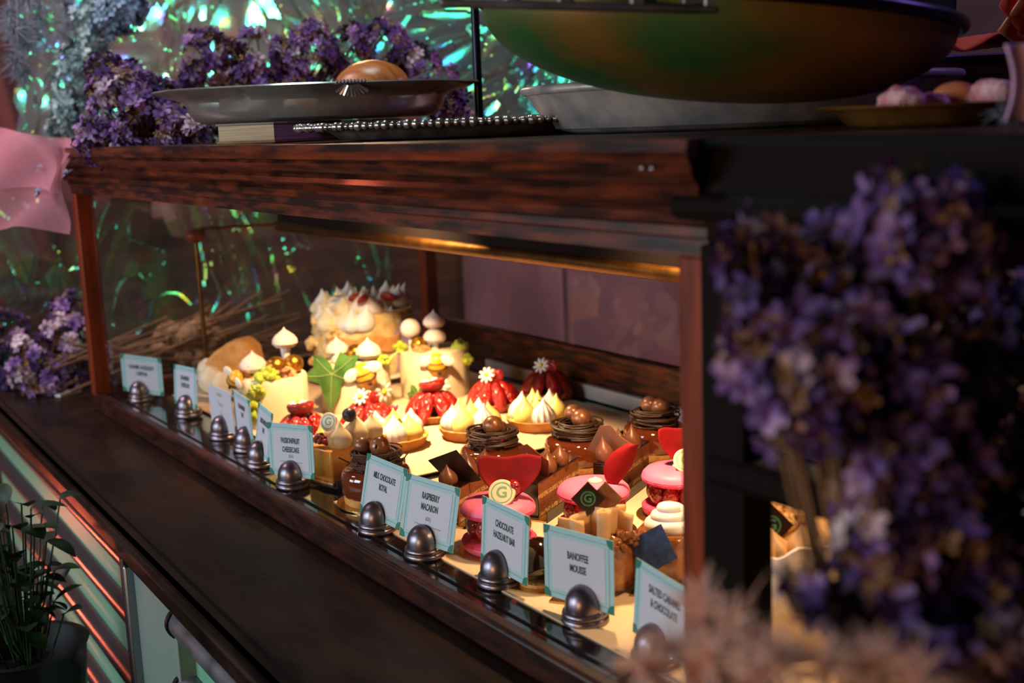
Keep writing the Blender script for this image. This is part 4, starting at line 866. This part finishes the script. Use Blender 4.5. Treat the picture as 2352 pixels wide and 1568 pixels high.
# hydrangea strand, blue cluster and plumes, upper left
sr = at(160, 300, 2.6)
bunch('hydrangea_strand', 'pale blue-green dried hydrangea strand hanging at the upper left', 'dried flowers', sr, [reg(205, 70, 2.6, 26, 50, 12), reg(185, 140, 2.6, 34, 50, 16), reg(175, 205, 2.6, 30, 40, 12), reg(165, 255, 2.6, 26, 30, 9), reg(155, 295, 2.6, 22, 18, 6), reg(215, 185, 2.58, 20, 24, 5)], .013, 12, per=8, fm=hydr, pale=0, dry=.2, stems=False)
sr = at(285, 40, 2.5)
bunch('dried_hydrangea', 'dusty blue hydrangea head at the upper left beside the film', 'dried flowers', sr, [reg(285, 20, 2.5, 38, 36, 14), reg(258, 50, 2.5, 18, 20, 5)], .014, 13, per=8, fm=hydrb, pale=0, dry=.1, stems=False)
g = random.Random(21)
for i, (px, py) in enumerate(((25, 50), (75, 25), (45, 105), (150, 20))):
    c0 = at(px, py, (2.5, 2.62, 2.4, 2.78)[i]); t = E('plume', c0, 0, ['grey-blue feathery plume at the left edge below the top corner', 'grey-blue feathery plume nearest the top corner', 'grey-blue feathery plume hanging lowest at the left edge', 'grey-blue feathery plume beside the hydrangea strand'][i], 'dried grass', 'grey-blue plumes at the upper left')
    mb = MB(); 
    for k in range(5): pampas_tuft(mb, V((g.uniform(-.02, .02), g.uniform(-.02, .02), (.03 - .02 * k))), .038, g, 60, V((0, 0, -.5)))
    P('bristles', mb, plume, t); P('stalk', MB().tube([(0, 0, .0), (0, .01, .2)], .002, 6), plume, t)
c0 = at(2300, 262, .9); t = E('thistle_tuft', c0, 0, 'pale blue feathery tuft at the right edge over the golden tray', 'dried grass'); mb = MB(); pampas_tuft(mb, V((0, 0, 0)), .015, g, 60); pampas_tuft(mb, V((.008, .005, -.002)), .013, g, 50); P('bristles', mb, plume, t); P('stalk', MB().tube([(0, 0, 0), (.01, .01, -.019)], .0012, 5), plume, t)
c0 = at(2345, 215, .8)
TH('lilac_ribbon', MB().grid(6, 12, lambda u, v: ((u - .5) * .022 + .006 * math.sin(v * 3), .006 * math.sin(u * 4), .028 - .05 * v)), lilacribbon, 'pale lilac ribbon end at the right edge of the case top', 'ribbon', loc=c0 + V((0, 0, .004)), rz=math.atan2(R0.y, R0.x), solid=.002)

# ------------------------------------------------------------------ film and tulle
def crumple(fn, nu, nv, seed, amp, sq=(1, 1, 1), fq=(5.5, 15, .36)):
    # a hand-crumpled sheet: sharp ridges and flat facets of uneven size
    P0 = fn(.5, .5); ex = (fn(.51, .5) - P0).normalized(); ez = (fn(.5, .51) - P0).normalized(); nrm = ex.cross(ez).normalized()
    def h(p):
        q = V((p.x * sq[0], p.y * sq[1], p.z * sq[2])); o = V((seed, seed * 2.3, 0))
        w = NZ.noise_vector(q * 3 + o) * .25
        def cell(s):
            d, pt = NZ.voronoi((q + w) * s + o)
            c = pt[0]; r = NZ.random_unit_vector
            k = V((math.sin(c.x * 91.7 + c.y * 37.3), math.sin(c.y * 71.1 + c.z * 53.9), math.sin(c.z * 97.3 + c.x * 29.1)))
            return (d[1] - d[0]) * .22 + ((q + w) * s + o - c).dot(k) * .9
        return cell(fq[0]) + fq[2] * cell(fq[1]) + .3 * NZ.noise(q * 2.2 + o)
    v = []
    for j in range(nv + 1):
        for i in range(nu + 1): p = fn(i / nu, j / nv); v.append(p + nrm * amp * h(p))
    f = [(j * (nu + 1) + i, j * (nu + 1) + i + 1, (j + 1) * (nu + 1) + i + 1, (j + 1) * (nu + 1) + i) for j in range(nv) for i in range(nu)]
    return MB().add(v, f)
BL, BR, TL, TR = at(20, 340, 2.8), at(1330, 290, 2.55), at(60, -110, 2.95), at(1380, -110, 2.65)
def fa(u, v): return (BL * (1 - u) + BR * u) * (1 - v) + (TL * (1 - u) + TR * u) * v
TH('iridescent_film', crumple(fa, 340, 110, 3, .026, (1, 1, 1), (7.0, 17, .40)), film, 'crumpled iridescent cellophane swag above and behind the case top', 'cellophane', 'iridescent cellophane sheets', smooth=False)
def fb(u, v): return onx(-60 + 960 * u, 450 + 40 * u + (400 + 0 * u) * (1 - v), -2.82)
TH('iridescent_film', crumple(fb, 220, 100, 8, .034, (1, 1.25, .6), (5, 12, .22)), filmB, 'crumpled iridescent cellophane hanging beyond the far end of the case', 'cellophane', 'iridescent cellophane sheets', smooth=False)
def ft(u, v):
    hem = 250 + 16 * math.sin(u * 6) + 5 * math.sin(u * 14)
    p = onx(-190 + (385 - 66 * (1 - v)) * u, 292 + 24 * u - 8 * math.sin(u * 5) + hem * (1 - v) * (1 - .15 * u), -2.66 + .44 * u)
    return p + V((.030 * math.sin(u * 8 + v * 3.5) + .014 * math.sin(u * 19 + v * 6 + 1), .012 * math.sin(u * 14 - v * 5), 0))
def ft3(u, v):
    q = ft(u, .42 + .58 * v); return q + V((.012 + .012 * math.sin(u * 9 + 1) + .02 * u, -.012, .004))
tl = TH('pink_tulle', MB().grid(70, 24, ft).grid(70, 20, ft3), tulle, 'pink tulle drape hanging at the far left end of the case', 'fabric', 'pink tulle drapes')
for (px, py) in ((96, 386), (92, 440), (155, 398)):
    mb = MB(); c = onx(px, py, -2.30)
    for k in range(4): leaf_mb(mb, T(*c) @ RX(.6 * k) @ RZ(k * 1.5) @ RX(R_(40)), .014, .010, .2, 4)
    P('fabric_flower', mb, hydrb, tl)
def ft2(u, v):
    p = onx(-80 + 620 * u, 40 + (560 + 60 * math.sin(u * 8) + 40 * math.sin(u * 17 + 1) - 120 * u) * (1 - v), -3.38); return p + V((.05 * math.sin(u * 12 + v * 3) + .02 * math.sin(u * 29 + v * 7), 0, 0))
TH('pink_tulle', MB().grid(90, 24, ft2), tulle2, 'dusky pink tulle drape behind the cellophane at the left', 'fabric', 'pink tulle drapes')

# ------------------------------------------------------------------ room
wallm = mat('mauve_wall', (74, 48, 54), .8, c2=(54, 34, 40), nscale=3); wallb = mat('brown_wall', (96, 58, 36), .8, c2=(54, 32, 22), nscale=4, nstretch=(1, 1, 7))
structure('wall_back', MB().box((-1.5, 2.9, .6), (7, .1, 3.2)), wallm, smooth=False)
structure('wall_left', MB().box((-3.6, .6, .6), (.1, 4.6, 3.2)), wallb, smooth=False)
structure('floor', MB().box((-1.0, .4, -.955), (7, 6, .05)), blackwood, smooth=False)
structure('ceiling', MB().box((-1.0, .4, 2.23), (7, 6, .05)), mat('dark_ceiling', (40, 36, 38), .8), smooth=False)
mv = mat('mauve_cabinet_paint', (128, 92, 100), .6, c2=(108, 76, 84), nscale=4)
bc = E('back_cabinet', (-2.0, 2.4, -.93), 0, 'dull mauve cabinet standing behind the back glass of the display case', 'cabinet')
P('cabinet_body', MB().box((0, 0, .52), (3.0, .5, 1.04)), mv, bc, bev=.004)
for k in range(5):
    d = P('door', MB().box((-1.2 + .6 * k, -.26, .56), (.56, .02, .90)), mv, bc, bev=.004)
    P('door_knob', MB().ball((-1.2 + .6 * k + .22, -.285, .62), .014, 12, 8), brass, d)

# ------------------------------------------------------------------ light
def area(name, loc, look, size, power, col, sy=None, spread=None):
    l = bpy.data.lights.new(name, 'AREA'); l.energy = power; l.color = col; l.size = size
    if sy: l.shape = 'RECTANGLE'; l.size_y = sy
    if spread: l.spread = spread
    o = bpy.data.objects.new(name, l); C.objects.link(o); o.location = loc
    d = V(look) - V(loc); o.rotation_euler = d.to_track_quat('-Z', 'Y').to_euler(); return o
WARM = (1, .63, .31)
area('case_lamp', (-1.68, .86, .442), (-1.74, 1.0, 0), .05, 9.0, WARM, spread=R_(118))
area('case_lamp', (-1.10, .86, .442), (-1.06, .96, 0), .05, 3.8, WARM, spread=R_(110))
area('bay_lamp', (-.70, .92, .445), (-.70, .95, 0), .05, 2.4, WARM, spread=R_(170))
area('window_and_fill_light', (-1.6, -1.9, .75), (-1.2, .66, .05), 1.0, 36, (.74, .87, 1))
area('window_and_fill_light', (-2.6, -1.6, .4), (-1.8, .5, -.2), .7, 12, (.80, .92, 1))  # added fill to brighten the green counter front
area('overhead_fill', (-1.9, .6, 2.1), (-2.2, .9, .4), .5, 14, (.72, .95, 1))  # added overhead so the crumpled film glints
area('overhead_fill', (-3.0, -.4, 1.9), (-2.7, .8, .4), .4, 7.5, (1, .70, .78), spread=R_(70))  # added pink accent to light up the tulle
area('violet_lamp', (-.2, 2.2, 1.5), (-1.0, 1.0, .45), .4, 7, (.40, .22, 1))
area('amber_fill', (-.3, -1.3, .35), (-1.0, .6, .42), .35, 10, (1, .55, .22))  # added low warm light for the tray reflection and orange cornice
area('red_streak_fill', (-3.2, .08, -.46), (-2.0, .45, -.2), .09, 1.6, (1, .16, .08))  # added low red light that puts streaks on the rails
area('far_fill', (-3.0, 1.5, 1.0), (-2.9, .9, .0), .25, 9.0, (1, .62, .36))  # added to brighten the brown wall and stems beyond the far end
area('back_fill', (-1.3, 1.72, 1.0), (-2.1, 2.2, -.1), .2, 7.0, (1, .62, .7))  # added to brighten the mauve cabinet behind the back glass
w = bpy.data.worlds.new('world'); bpy.context.scene.world = w; w.use_nodes = True
w.node_tree.nodes['Background'].inputs[0].default_value = (.35, .38, .48, 1); w.node_tree.nodes['Background'].inputs[1].default_value = .02
s = bpy.context.scene
s.view_settings.view_transform = 'Standard'; s.view_settings.look = 'None'; s.view_settings.exposure = 0; s.view_settings.gamma = 1
s.cycles.max_bounces = 10; s.cycles.transparent_max_bounces = 16; s.cycles.diffuse_bounces = 3; s.cycles.glossy_bounces = 4; s.cycles.caustics_reflective = False; s.cycles.caustics_refractive = False
s.cycles.sample_clamp_indirect = 4
s.cycles.use_denoising = True; s.cycles.use_adaptive_sampling = True; s.cycles.adaptive_threshold = .02
